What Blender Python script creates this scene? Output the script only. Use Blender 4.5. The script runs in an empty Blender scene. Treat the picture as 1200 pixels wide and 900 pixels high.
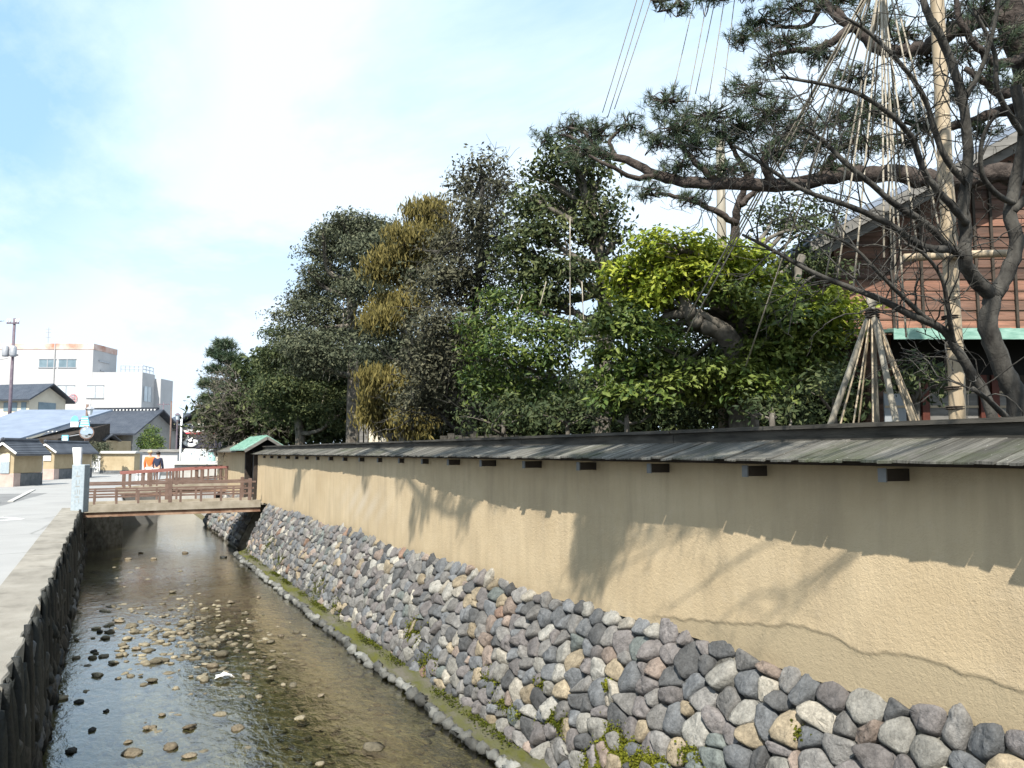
import bpy, math, random
import numpy as np
from mathutils import Vector, Matrix
R_ = math.radians
SC = bpy.context.scene
COL = SC.collection
# ------------------------------------------------------------------ camera
EYE = 1.6
FPX = 950.0
TH = math.atan(0.5 * math.cos(math.atan(80 / 950)))     # canal direction (+Y) vanishes left of centre
PH = math.atan(80 / 950)
cam = bpy.data.cameras.new("camera")
camo = bpy.data.objects.new("camera", cam)
COL.objects.link(camo)
cam.sensor_width = 36
cam.lens = 36 * FPX / 1200
cam.clip_start = 0.05
cam.clip_end = 6000
camo.location = (0, 0, EYE)
camo.rotation_euler = (math.pi / 2 + PH, 0, -TH)
SC.camera = camo
# ------------------------------------------------------------------ sun + sky
LIGHT = np.array([1.0, 1.25, -1.8])                      # direction the sunlight travels
SUN_EL = math.atan2(1.8, math.hypot(1, 1.25))
sun = bpy.data.lights.new("sun", 'SUN')
sun.energy = 5.0
sun.angle = R_(0.55)
sun.color = (1.0, 0.95, 0.86)
suno = bpy.data.objects.new("sun", sun)
COL.objects.link(suno)
suno.location = (-20, -20, 40)
suno.rotation_euler = Vector(LIGHT).to_track_quat('-Z', 'Y').to_euler()
w = bpy.data.worlds.new("World")
SC.world = w
w.use_nodes = True
nt = w.node_tree
nt.nodes.clear()
def wn(t, **k):
    n = nt.nodes.new(t)
    for a, b in k.items():
        setattr(n, a, b)
    return n
sky = wn('ShaderNodeTexSky', sky_type='NISHITA', sun_disc=False)
sky.sun_elevation = SUN_EL
sky.sun_rotation = math.atan2(-1.0, -1.25)
sky.air_density = 1.0
sky.dust_density = 1.2
sky.ozone_density = 1.5
bg = wn('ShaderNodeBackground')
bg.inputs[1].default_value = 0.12
outw = wn('ShaderNodeOutputWorld')
tc = wn('ShaderNodeTexCoord')
sep = wn('ShaderNodeSeparateXYZ')
nt.links.new(tc.outputs['Generated'], sep.inputs[0])
def wm(op, a, b=None, clamp=False):
    n = wn('ShaderNodeMath', operation=op, use_clamp=clamp)
    for i, v in enumerate((a, b)):
        if v is None: continue
        if isinstance(v, (int, float)): n.inputs[i].default_value = v
        else: nt.links.new(v, n.inputs[i])
    return n.outputs[0]
zz = wm('MAXIMUM', wm('ADD', sep.outputs[2], 0.12), 0.02)
cx = wm('DIVIDE', sep.outputs[0], zz)
cy = wm('DIVIDE', sep.outputs[1], zz)
comb = wn('ShaderNodeCombineXYZ')
nt.links.new(cx, comb.inputs[0]); nt.links.new(cy, comb.inputs[1])
mp = wn('ShaderNodeMapping')
mp.inputs['Rotation'].default_value = (0, 0, R_(35))
mp.inputs['Scale'].default_value = (0.8, 0.42, 1)
mp.inputs['Location'].default_value = (2.3, 0.9, 0)
nt.links.new(comb.outputs[0], mp.inputs[0])
nz = wn('ShaderNodeTexNoise')
nz.inputs['Scale'].default_value = 1.1
nz.inputs['Detail'].default_value = 9
nz.inputs['Roughness'].default_value = 0.58
nz.inputs['Distortion'].default_value = 0.35
nt.links.new(mp.outputs[0], nz.inputs[0])
cr = wn('ShaderNodeValToRGB')
cr.color_ramp.elements[0].position = 0.29
cr.color_ramp.elements[1].position = 0.53
nt.links.new(nz.outputs[0], cr.inputs[0])
# thin overcast veil low down, so the blue only opens high up
veil = wm('SUBTRACT', 1.0, wm('MULTIPLY', wm('SUBTRACT', sep.outputs[2], 0.12), 2.6, True), True)
# a bluer opening in the cloud towards the left
gd = wn('ShaderNodeVectorMath', operation='DOT_PRODUCT')
nt.links.new(tc.outputs['Generated'], gd.inputs[0])
gd.inputs[1].default_value = Vector((-0.205, 0.895, 0.395)).normalized()
n2 = wn('ShaderNodeTexNoise')
n2.inputs['Scale'].default_value = 2.2; n2.inputs['Detail'].default_value = 8; n2.inputs['Roughness'].default_value = 0.6
nt.links.new(mp.outputs[0], n2.inputs[0])
gap = wm('MULTIPLY', wm('SUBTRACT', gd.outputs['Value'], 0.95), 26, True)
gap = wm('MULTIPLY', gap, wm('MULTIPLY', wm('SUBTRACT', n2.outputs[0], 0.32), 4.0, True), True)
cover = wm('MULTIPLY', wm('MAXIMUM', cr.outputs[0], wm('MULTIPLY', veil, 0.8)), wm('SUBTRACT', 1.0, wm('MULTIPLY', gap, 0.88)))
mixw = wn('ShaderNodeMixRGB')
mixw.inputs[2].default_value = (4.9, 5.8, 6.7, 1)
nt.links.new(cover, mixw.inputs[0])
blu = wn('ShaderNodeMixRGB'); blu.inputs[0].default_value = 0.6
blu.inputs[2].default_value = (2.4, 4.5, 6.7, 1)
nt.links.new(sky.outputs[0], blu.inputs[1]); nt.links.new(blu.outputs[0], mixw.inputs[1])
nt.links.new(mixw.outputs[0], bg.inputs[0])
nt.links.new(bg.outputs[0], outw.inputs[0])
SC.view_settings.view_transform = 'Standard'
SC.view_settings.look = 'None'
SC.view_settings.exposure = 0.75
SC.view_settings.gamma = 1
SC.view_settings.use_curve_mapping = False
SC.cycles.max_bounces = 6
SC.cycles.transparent_max_bounces = 12
SC.cycles.caustics_reflective = False
SC.cycles.caustics_refractive = False
# ------------------------------------------------------------------ view helpers (pixel of a 1200x900 frame + distance -> real point)
FH = np.array([math.sin(TH), math.cos(TH), 0.0])
RT = np.array([math.cos(TH), -math.sin(TH), 0.0])
FC = FH * math.cos(PH) + np.array([0, 0, math.sin(PH)])
UP = np.array([0, 0, math.cos(PH)]) - FH * math.sin(PH)
CAM = np.array([0, 0, EYE])
def ray(px, py):
    return FC + RT * (px - 600) / FPX + UP * (450 - py) / FPX
def P(px, py, D):
    r = ray(px, py)
    return CAM + r * (D / r.dot(FH))
def on_u(px, py, u):
    r = ray(px, py)
    return CAM + r * (u / r[0])
def on_z(px, py, z):
    r = ray(px, py)
    return CAM + r * ((z - EYE) / r[2])
# ------------------------------------------------------------------ mesh builder
class MB:
    def __init__(s):
        s.V = []; s.F = []; s.A = []; s.n = 0
    def add(s, V, F, a=None):
        V = np.asarray(V, float).reshape(-1, 3)
        if isinstance(F, np.ndarray): s.F.append(F + s.n)
        else:
            for f in F: s.F.append(np.array([f]) + s.n)
        s.V.append(V); s.n += len(V)
        if a is None: a = np.zeros((len(V), 4)) + 0.5
        a = np.asarray(a, float)
        if a.ndim == 1: a = np.tile(a, (len(V), 1))
        s.A.append(a)
        return s
    def box(s, c, size, rz=0.0, a=None, ax=None):
        hx, hy, hz = [q / 2 for q in size]
        v = np.array([[x, y, z] for z in (-hz, hz) for y in (-hy, hy) for x in (-hx, hx)])
        if ax is not None: v = v @ np.array(ax)
        elif rz:
            c_, s_ = math.cos(rz), math.sin(rz)
            v = v @ np.array([[c_, s_, 0], [-s_, c_, 0], [0, 0, 1]])
        F = np.array([[0, 2, 3, 1], [4, 5, 7, 6], [0, 1, 5, 4], [2, 6, 7, 3], [0, 4, 6, 2], [1, 3, 7, 5]])
        return s.add(v + np.array(c), F, a)
    def bb(s, lo, hi, a=None):
        lo = np.array(lo, float); hi = np.array(hi, float)
        return s.box((lo + hi) / 2, hi - lo, a=a)
    def beam(s, p0, p1, w, h, up=(0, 0, 1), a=None):
        p0 = np.array(p0, float); p1 = np.array(p1, float)
        d = p1 - p0; L = np.linalg.norm(d); d /= L
        y = np.cross(np.array(up, float), d)
        if np.linalg.norm(y) < 1e-6: y = np.cross((1, 0, 0), d)
        y /= np.linalg.norm(y); z = np.cross(d, y)
        return s.box((p0 + p1) / 2, (L, w, h), a=a, ax=np.array([d, y, z]))
    def tube(s, pts, rad, n=7, a=None, cap=True):
        pts = np.asarray(pts, float); N = len(pts)
        rad = np.broadcast_to(np.asarray(rad, float), (N,))
        t = np.gradient(pts, axis=0)
        t /= np.linalg.norm(t, axis=1)[:, None] + 1e-12
        ref = np.array([0.31, 0.17, 0.93]) if abs(t[:, 2]).mean() < 0.8 else np.array([0.94, 0.3, 0.1])
        b = np.cross(t, ref); b /= np.linalg.norm(b, axis=1)[:, None] + 1e-12
        c = np.cross(t, b)
        an = np.arange(n) * 2 * math.pi / n
        ring = pts[:, None, :] + rad[:, None, None] * (np.cos(an)[None, :, None] * b[:, None, :] + np.sin(an)[None, :, None] * c[:, None, :])
        V = ring.reshape(-1, 3)
        i = np.arange(N - 1)[:, None] * n; j = np.arange(n)[None, :]; j2 = (j + 1) % n
        F = np.stack([i + j, i + j2, i + n + j2, i + n + j], -1).reshape(-1, 4)
        base = s.n
        s.add(V, F, a)
        if cap:
            s.F.append(np.array([list(range(n - 1, -1, -1))]) + base)
            s.F.append(np.array([list(range((N - 1) * n, N * n))]) + base)
        return s
    def prism(s, poly, h0, h1, a=None, axis='z', o=(0, 0, 0)):
        """polygon (list of 2-D points) extruded between h0 and h1 along axis"""
        k = len(poly); V = []
        for h in (h0, h1):
            for p in poly:
                V.append({'z': (p[0], p[1], h), 'y': (p[0], h, p[1]), 'x': (h, p[0], p[1])}[axis])
        V = np.array(V) + np.array(o)
        F = [list(range(k))[::-1], [k + i for i in range(k)]] + [[i, (i + 1) % k, k + (i + 1) % k, k + i] for i in range(k)]
        return s.add(V, F, a)
    def lathe(s, prof, c=(0, 0, 0), n=16, a=None):
        an = np.arange(n) * 2 * math.pi / n
        V = np.array([[r * math.cos(q) + c[0], r * math.sin(q) + c[1], z + c[2]] for r, z in prof for q in an])
        N = len(prof)
        i = np.arange(N - 1)[:, None] * n; j = np.arange(n)[None, :]; j2 = (j + 1) % n
        F = np.stack([i + j, i + j2, i + n + j2, i + n + j], -1).reshape(-1, 4)
        b = s.n
        s.add(V, F, a)
        s.F.append(np.array([list(range(n - 1, -1, -1))]) + b)
        s.F.append(np.array([list(range((N - 1) * n, N * n))]) + b)
        return s
    def sphere(s, c, r, n=14, m=8, a=None):
        r = np.broadcast_to(np.asarray(r, float), (3,))
        V = [[0, 0, -1]] + [[math.cos(q) * math.sin(p), math.sin(q) * math.sin(p), -math.cos(p)] for p in [math.pi * k / m for k in range(1, m)] for q in [2 * math.pi * j / n for j in range(n)]] + [[0, 0, 1]]
        F = []
        for j in range(n): F.append([0, 1 + (j + 1) % n, 1 + j])
        for k in range(m - 2):
            for j in range(n):
                o = 1 + k * n
                F.append([o + j, o + (j + 1) % n, o + n + (j + 1) % n, o + n + j])
        o = 1 + (m - 2) * n; top = len(V) - 1
        for j in range(n): F.append([o + j, o + (j + 1) % n, top])
        return s.add(np.array(V) * r + np.array(c), F, a)
    def build(s, name, mat, parent=None, local=False, smooth=False, bevel=0.0, attr=False, base=True):
        V = np.concatenate(s.V)
        me = bpy.data.meshes.new(name)
        o = bpy.data.objects.new(name, me)
        if not local:
            if parent is not None: V = V - wloc(parent)
            elif base:
                c = np.array([(V[:, 0].min() + V[:, 0].max()) / 2, (V[:, 1].min() + V[:, 1].max()) / 2, V[:, 2].min()])
                V = V - c; o.location = c
        me.vertices.add(len(V)); me.vertices.foreach_set('co', V.astype(np.float32).ravel())
        tot = np.concatenate([np.full(len(f), f.shape[1]) for f in s.F])
        li = np.concatenate([f.ravel() for f in s.F])
        me.loops.add(len(li)); me.loops.foreach_set('vertex_index', li.astype(np.int32))
        me.polygons.add(len(tot))
        me.polygons.foreach_set('loop_start', np.concatenate([[0], np.cumsum(tot)[:-1]]).astype(np.int32))
        try: me.polygons.foreach_set('loop_total', tot.astype(np.int32))
        except Exception: pass
        me.update(calc_edges=True); me.validate()
        me.polygons.foreach_set('use_smooth', np.full(len(me.polygons), bool(smooth)))
        if attr:
            at = me.color_attributes.new('tint', 'FLOAT_COLOR', 'POINT')
            at.data.foreach_set('color', np.concatenate(s.A).astype(np.float32).ravel())
        me.materials.append(mat)
        COL.objects.link(o)
        if parent is not None: o.parent = parent
        if bevel:
            m = o.modifiers.new('bevel', 'BEVEL'); m.width = bevel; m.segments = 2; m.limit_method = 'ANGLE'
        return o
def wloc(o):
    v = np.zeros(3)
    while o is not None:
        v = v + np.array(o.location); o = o.parent
    return v
def tag(o, label=None, cat=None, group=None, kind=None):
    if label: o['label'] = label
    if cat: o['category'] = cat
    if group: o['group'] = group
    if kind: o['kind'] = kind
    return o
def thing(name, label, cat, loc=(0, 0, 0), rz=0, group=None):
    o = bpy.data.objects.new(name, None)
    COL.objects.link(o)
    o.location = loc; o.rotation_euler = (0, 0, rz); o.empty_display_size = 0.3
    return tag(o, label, cat, group)
def copy_tree(o, parent=None):
    c = o.copy(); COL.objects.link(c)
    if parent is not None: c.parent = parent
    for ch in list(o.children): copy_tree(ch, c)
    return c
# ------------------------------------------------------------------ materials
class NT:
    def __init__(s, name):
        s.m = bpy.data.materials.new(name); s.m.use_nodes = True
        s.t = s.m.node_tree; s.t.nodes.clear()
        s.out = s.n('ShaderNodeOutputMaterial')
        s._co = None
    def n(s, t, **k):
        x = s.t.nodes.new(t)
        for a, b in k.items(): setattr(x, a, b)
        return x
    def l(s, a, b): s.t.links.new(a, b)
    def co(s, scale=(1, 1, 1), rot=(0, 0, 0), kind='Object'):
        c = s.n('ShaderNodeTexCoord'); m = s.n('ShaderNodeMapping')
        m.inputs['Scale'].default_value = scale; m.inputs['Rotation'].default_value = rot
        s.l(c.outputs[kind], m.inputs[0]); return m.outputs[0]
    def noise(s, scale, detail=4, rough=0.55, co=None, dist=0.0):
        x = s.n('ShaderNodeTexNoise')
        x.inputs['Scale'].default_value = scale; x.inputs['Detail'].default_value = detail
        x.inputs['Roughness'].default_value = rough; x.inputs['Distortion'].default_value = dist
        s.l(co if co is not None else s.co(), x.inputs[0]); return x.outputs[0]
    def ramp(s, fac, stops):
        r = s.n('ShaderNodeValToRGB'); e = r.color_ramp.elements
        while len(e) < len(stops): e.new(0.5)
        for i, (p, c) in enumerate(stops):
            e[i].position = p; e[i].color = (c, c, c, 1) if isinstance(c, (int, float)) else (*c, 1)
        s.l(fac, r.inputs[0]); return r.outputs[0]
    def mix(s, fac, a, b, mode='MIX'):
        x = s.n('ShaderNodeMixRGB', blend_type=mode)
        for i, v in enumerate((fac, a, b)):
            if isinstance(v, (int, float)): x.inputs[i].default_value = v if i == 0 else (v, v, v, 1)
            elif isinstance(v, tuple): x.inputs[i].default_value = (*v, 1)
            else: s.l(v, x.inputs[i])
        return x.outputs[0]
    def math(s, op, a, b):
        x = s.n('ShaderNodeMath', operation=op)
        for i, v in enumerate((a, b)):
            if isinstance(v, (int, float)): x.inputs[i].default_value = v
            else: s.l(v, x.inputs[i])
        return x.outputs[0]
    def bump(s, h, strength=0.4, dist=0.02, prev=None):
        b = s.n('ShaderNodeBump')
        b.inputs['Strength'].default_value = strength; b.inputs['Distance'].default_value = dist
        s.l(h, b.inputs['Height'])
        if prev is not None: s.l(prev, b.inputs['Normal'])
        return b.outputs[0]
    def done(s, col, rough=0.8, normal=None, spec=0.3, metal=0.0, emit=None, trans=None):
        p = s.n('ShaderNodeBsdfPrincipled')
        if isinstance(col, tuple): p.inputs['Base Color'].default_value = (*col, 1)
        else: s.l(col, p.inputs['Base Color'])
        if isinstance(rough, (int, float)): p.inputs['Roughness'].default_value = rough
        else: s.l(rough, p.inputs['Roughness'])
        p.inputs['Specular IOR Level'].default_value = spec
        p.inputs['Metallic'].default_value = metal
        if normal is not None: s.l(normal, p.inputs['Normal'])
        o = p.outputs[0]
        if trans is not None:
            tr = s.n('ShaderNodeBsdfTranslucent'); mx = s.n('ShaderNodeMixShader')
            mx.inputs[0].default_value = trans
            s.l(trcol, tr.inputs[0]) if False else None
            if isinstance(col, tuple): tr.inputs[0].default_value = (*col, 1)
            else: s.l(col, tr.inputs[0])
            s.l(o, mx.inputs[1]); s.l(tr.outputs[0], mx.inputs[2]); o = mx.outputs[0]
        s.l(o, s.out.inputs[0]); return s.m
def mat_noisy(name, c0, c1, scale=3.0, rough=0.8, bump=0.25, bscale=40, spec=0.25, stretch=(1, 1, 1), metal=0.0, bd=0.01):
    t = NT(name); c = t.co(stretch)
    f = t.noise(scale, 6, 0.6, c)
    col = t.ramp(f, [(0.32, c0), (0.68, c1)])
    nb = t.bump(t.noise(bscale, 4, 0.6, c), bump, bd)
    return t.done(col, rough, nb, spec, metal)
def mat_leaf(name, dark, mid, light, rough=0.55, spec=0.25, trans=0.22):
    t = NT(name)
    a = t.n('ShaderNodeAttribute', attribute_name='tint')
    col = t.ramp(a.outputs['Fac'], [(0.1, dark), (0.5, mid), (0.92, light)])
    return t.done(col, rough, None, spec, 0, None, trans)
def mat_attr(name, rough=0.8, bump=0.5, bscale=25, spec=0.25, vary=0.35):
    t = NT(name)
    a = t.n('ShaderNodeAttribute', attribute_name='tint')
    f = t.mix(0.5, t.noise(11, 6, 0.7), t.noise(48, 5, 0.7))
    k = t.ramp(f, [(0.34, 1 - vary), (0.66, 1 + vary * 0.6)])
    col = t.mix(1.0, a.outputs['Color'], k, 'MULTIPLY')
    return t.done(col, rough, t.bump(t.noise(bscale, 6, 0.65), bump, 0.02), spec)
def mat_tiles(name, c0, c1, sx=3.0, sy=3.5, rough=0.45):
    """ribbed tiled roof, object coords: x along ridge"""
    t = NT(name)
    co = t.co()
    wv = t.n('ShaderNodeTexWave', wave_type='BANDS', bands_direction='X')
    wv.inputs['Scale'].default_value = sx; t.l(co, wv.inputs[0])
    w2 = t.n('ShaderNodeTexWave', wave_type='BANDS', bands_direction='Z', wave_profile='SAW')
    w2.inputs['Scale'].default_value = sy; t.l(co, w2.inputs[0])
    f = t.noise(1.5, 6, 0.65, co)
    col = t.ramp(f, [(0.3, c0), (0.7, c1)])
    nb = t.bump(wv.outputs['Fac'], 0.8, 0.05); nb = t.bump(w2.outputs['Fac'], 0.5, 0.04, nb)
    return t.done(col, rough, nb, 0.4)
MT = {}
# plaster of the long earthen wall
t = NT('plaster_tan')
co = t.co()
f1 = t.noise(1.1, 6, 0.6, co); f2 = t.noise(9, 5, 0.6, co)
st = t.noise(2.2, 5, 0.6, t.co((1, 2.5, 0.35)))
col = t.ramp(f1, [(0.3, (0.45, 0.352, 0.222)), (0.7, (0.535, 0.427, 0.278))])
col = t.mix(t.ramp(st, [(0.44, 0.0), (0.72, 0.5)]), col, (0.33, 0.262, 0.175))
w1 = t.noise(0.55, 5, 0.6, t.co((1, 1, 2.2)))
col = t.mix(t.ramp(w1, [(0.48, 0.0), (0.72, 0.4)]), col, (0.40, 0.30, 0.18))
col = t.mix(t.ramp(f2, [(0.55, 0.0), (0.8, 0.3)]), col, (0.52, 0.43, 0.31))
a = t.n('ShaderNodeAttribute', attribute_name='tint')
sp = t.n('ShaderNodeSeparateColor'); t.l(a.outputs['Color'], sp.inputs[0])
col = t.mix(sp.outputs[0], col, (0.35, 0.285, 0.185))     # worn lower coat
col = t.mix(sp.outputs[1], col, (0.50, 0.43, 0.33))     # pale patched area
col = t.mix(sp.outputs[2], col, (0.20, 0.155, 0.095))     # damp soil stain, cracks
n1 = t.bump(t.noise(34, 4, 0.65, co), 0.38, 0.016)
n1 = t.bump(t.noise(110, 3, 0.6, co), 0.5, 0.007, n1)
n1 = t.bump(t.noise(3.2, 3, 0.5, t.co((1, 2, .8))), 0.1, 0.05, n1)
vo = t.n('ShaderNodeTexVoronoi'); vo.inputs['Scale'].default_value = 9; t.l(co, vo.inputs[0])
n1 = t.bump(t.ramp(vo.outputs['Distance'], [(0.03, 0.0), (0.11, 1.0)]), 0.3, 0.006, n1)
MT['plaster'] = t.done(col, 0.95, n1, 0.1)
# shingles
t = NT('weathered_shingle')
a = t.n('ShaderNodeAttribute', attribute_name='tint')
g = t.noise(7, 7, 0.75, t.co((0.35, 7.5, 0.35)))
col = t.ramp(g, [(0.25, (0.035, 0.034, 0.03)), (0.5, (0.125, 0.12, 0.105)), (0.78, (0.29, 0.275, 0.245))])
col = t.mix(1.0, col, t.ramp(a.outputs['Fac'], [(0, 0.45), (1, 1.25)]), 'MULTIPLY')
ms = t.noise(1.6, 6, 0.7)
col = t.mix(t.ramp(ms, [(0.5, 0.0), (0.68, 0.75)]), col, (0.045, 0.055, 0.025))
lich = t.noise(42, 2, 0.5)
col = t.mix(t.ramp(lich, [(0.72, 0.0), (0.76, 0.6)]), col, (0.5, 0.5, 0.44))
MT['shingle'] = t.done(col, 0.9, t.bump(g, 0.7, 0.015), 0.2)
MT['ridge'] = mat_noisy('dark_weathered_board', (0.02, 0.019, 0.016), (0.085, 0.078, 0.066), 5, 0.9, 0.5, 20, 0.2, (3, 0.4, 3))
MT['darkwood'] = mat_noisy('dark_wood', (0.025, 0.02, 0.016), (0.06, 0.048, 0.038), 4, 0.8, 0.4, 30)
MT['bracket_end_grey'] = mat_noisy('paler_bracket_end', (0.14, 0.142, 0.14), (0.2, 0.203, 0.2), 9, 0.7)
MT['stone'] = mat_attr('river_stone', 0.85, 0.9, 30, 0.2, 0.55)
MT['mortar'] = mat_noisy('dark_gap_earth', (0.075, 0.068, 0.052), (0.2, 0.185, 0.155), 6, 0.95, 0.6, 30)
t = NT('moss')
a = t.n('ShaderNodeAttribute', attribute_name='tint')
col = t.ramp(a.outputs['Fac'], [(0.0, (0.035, 0.045, 0.006)), (0.5, (0.085, 0.092, 0.012)), (1.0, (0.17, 0.175, 0.02))])
MT['moss'] = t.done(col, 0.95, t.bump(t.noise(80, 4, .7), 0.8, 0.02), 0.05)
t = NT('mossy_ledge')
f = t.noise(2.6, 6, 0.65, t.co((1.6, 0.55, 1)))
col = t.ramp(f, [(0.36, (0.13, 0.12, 0.095)), (0.5, (0.10, 0.10, 0.05)), (0.6, (0.095, 0.098, 0.025)), (0.75, (0.13, 0.12, 0.035))])
MT['ledge'] = t.done(col, 0.95, t.bump(t.noise(45, 5, .7), 0.9, 0.03), 0.1)
MT['edge_stone'] = mat_attr('pale_edge_stone', 0.8, 0.5, 25, 0.25, 0.4)
t = NT('pale_road')
f = t.noise(0.7, 6, 0.6); g = t.noise(160, 3, 0.7)
col = t.mix(t.ramp(g, [(0.3, 0.0), (0.75, 0.5)]), t.ramp(f, [(0.3, (0.30, 0.297, 0.288)), (0.7, (0.36, 0.356, 0.345))]), (0.22, 0.217, 0.21))
jw = t.n('ShaderNodeTexVoronoi', feature='DISTANCE_TO_EDGE'); jw.inputs['Scale'].default_value = 0.22
wob = t.n('ShaderNodeMixRGB'); wob.inputs[0].default_value = 0.12; cc = t.co(); t.l(cc, wob.inputs[1])
wn_ = t.n('ShaderNodeTexNoise'); wn_.inputs['Scale'].default_value = 1.4; wn_.inputs['Detail'].default_value = 5; t.l(cc, wn_.inputs[0]); t.l(wn_.outputs[1], wob.inputs[2])
t.l(wob.outputs[0], jw.inputs[0])
col = t.mix(t.ramp(jw.outputs['Distance'], [(0.0, 0.55), (0.006, 0.0)]), col, (0.12, 0.118, 0.11))
pt = t.noise(0.35, 3, 0.5, t.co((1, .5, 1)))
col = t.mix(t.ramp(pt, [(0.54, 0.0), (0.57, 0.28)]), col, (0.22, 0.22, 0.22))
MT['road'] = t.done(col, 0.9, t.bump(g, 0.5, 0.006), 0.2)
MT['asphalt'] = mat_noisy('grey_asphalt', (0.15, 0.15, 0.15), (0.21, 0.21, 0.205), 1.2, 0.9, 0.4, 150)
MT['soil'] = mat_noisy('garden_soil', (0.035, 0.03, 0.02), (0.075, 0.065, 0.04), 1.5, 1.0, 0.5, 20)
t = NT('kerb_stone')
f = t.noise(2.4, 7, 0.65, t.co((1, .6, 1))); g = t.noise(60, 4, 0.7)
col = t.ramp(f, [(0.26, (0.15, 0.138, 0.115)), (0.5, (0.25, 0.23, 0.195)), (0.74, (0.31, 0.29, 0.25))])
a = t.n('ShaderNodeAttribute', attribute_name='tint')
col = t.mix(1.0, col, t.ramp(a.outputs['Fac'], [(0, 0.88), (1, 1.1)]), 'MULTIPLY')
MT['kerb'] = t.done(col, 0.9, t.bump(g, 0.6, 0.012), 0.2)
MT['canalwall'] = mat_attr('dark_wet_stone', 0.6, 0.8, 20, 0.35, 0.5)
MT['white_paint'] = mat_noisy('white_road_paint', (0.68, 0.68, 0.66), (0.8, 0.8, 0.78), 6, 0.8)
t = NT('canal_bed')
f = t.noise(1.3, 7, 0.65); g = t.n('ShaderNodeTexVoronoi'); g.inputs['Scale'].default_value = 22; t.l(t.co(), g.inputs[0])
col = t.ramp(f, [(0.3, (0.075, 0.068, 0.038)), (0.5, (0.145, 0.13, 0.075)), (0.7, (0.21, 0.19, 0.13))])
col = t.mix(0.55, col, t.mix(1.0, col, t.ramp(g.outputs['Color'], [(0, 0.45), (1, 1.7)]), 'MULTIPLY'))
MT['bed'] = t.done(col, 0.9, t.bump(g.outputs['Distance'], 0.9, 0.03), 0.2)
t = NT('clear_shallow_water')
co = t.co((1, 0.6, 1))
nb = t.bump(t.noise(9, 4, 0.6, co, 0.4), 0.16, 0.05); nb = t.bump(t.noise(1.7, 2, 0.5, co), 0.08, 0.12, nb)
fr = t.n('ShaderNodeFresnel'); fr.inputs[0].default_value = 1.5; t.l(nb, fr.inputs['Normal'])
tr = t.n('ShaderNodeBsdfTransparent'); tr.inputs[0].default_value = (0.86, 0.86, 0.70, 1)
gl = t.n('ShaderNodeBsdfGlossy'); gl.inputs['Roughness'].default_value = 0.03; gl.inputs[0].default_value = (1, 0.98, 0.94, 1); t.l(nb, gl.inputs['Normal'])
mx = t.n('ShaderNodeMixShader'); t.l(t.math('MINIMUM', t.math('MULTIPLY', fr.outputs[0], 1.35), 0.92), mx.inputs[0]); t.l(tr.outputs[0], mx.inputs[1]); t.l(gl.outputs[0], mx.inputs[2])
t.l(mx.outputs[0], t.out.inputs[0]); MT['water'] = t.m
MT['rail_brown'] = mat_noisy('faded_brown_rail_wood', (0.12, 0.078, 0.062), (0.19, 0.13, 0.105), 3, 0.8, 0.3, 40)
MT['rail_red'] = mat_noisy('red_brown_rail_paint', (0.22, 0.085, 0.07), (0.31, 0.14, 0.12), 3, 0.7)
MT['deck'] = mat_noisy('pale_weathered_deck', (0.23, 0.2, 0.15), (0.36, 0.32, 0.26), 3, 0.9, 0.4, 30)
MT['rust'] = mat_noisy('rusty_steel_beam', (0.13, 0.06, 0.035), (0.34, 0.24, 0.17), 2.5, 0.8, 0.4, 30)
MT['bark_plum'] = mat_noisy('grey_brown_bark', (0.022, 0.02, 0.018), (0.085, 0.08, 0.07), 9, 0.9, 0.8, 24, 0.2, (1, 1, .5), 0, 0.02)
MT['bark_pine'] = mat_noisy('red_brown_pine_bark', (0.025, 0.02, 0.018), (0.09, 0.073, 0.063), 10, 0.9, 1.0, 18, 0.2, (1, 1, 1), 0, 0.03)
MT['bark_grey'] = mat_noisy('grey_bark', (0.06, 0.052, 0.042), (0.2, 0.18, 0.15), 6, 0.9, 0.6, 25)
MT['leaf_bright'] = mat_leaf('yellow_green_leaf', (0.06, 0.10, 0.01), (0.19, 0.25, 0.018), (0.37, 0.40, 0.05), 0.5, 0.3, 0.28)
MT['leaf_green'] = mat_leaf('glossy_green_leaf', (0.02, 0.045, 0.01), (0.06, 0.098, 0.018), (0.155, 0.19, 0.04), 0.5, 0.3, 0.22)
MT['leaf_dark'] = mat_leaf('dark_evergreen_leaf', (0.022, 0.036, 0.014), (0.052, 0.07, 0.028), (0.125, 0.14, 0.055), 0.6, 0.18, 0.2)
MT['leaf_grey'] = mat_leaf('grey_green_leaf', (0.036, 0.044, 0.028), (0.08, 0.092, 0.055), (0.16, 0.165, 0.10), 0.65, 0.15, 0.2)
MT['leaf_brown'] = mat_leaf('brown_winter_leaf', (0.038, 0.038, 0.024), (0.082, 0.083, 0.052), (0.165, 0.158, 0.10), 0.65, 0.15, 0.18)
MT['leaf_gold'] = mat_leaf('golden_cypress_spray', (0.05, 0.047, 0.014), (0.125, 0.105, 0.03), (0.215, 0.175, 0.055), 0.7, 0.2, 0.2)
MT['needle'] = mat_leaf('pine_needle', (0.02, 0.042, 0.024), (0.055, 0.09, 0.048), (0.13, 0.145, 0.08), 0.5, 0.3, 0.15)
MT['bamboo'] = mat_noisy('dry_bamboo', (0.29, 0.225, 0.145), (0.43, 0.35, 0.245), 2, 0.5, 0.2, 30, 0.35, (4, 4, .4))
MT['greybamboo'] = mat_noisy('weathered_grey_bamboo', (0.17, 0.15, 0.115), (0.34, 0.31, 0.25), 3, 0.7, 0.3, 30, 0.3, (4, 4, .4))
MT['rope'] = mat_noisy('straw_rope', (0.25, 0.215, 0.16), (0.43, 0.39, 0.32), 12, 0.9, 0.6, 200)
t = NT('old_cedar_planks')
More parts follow.
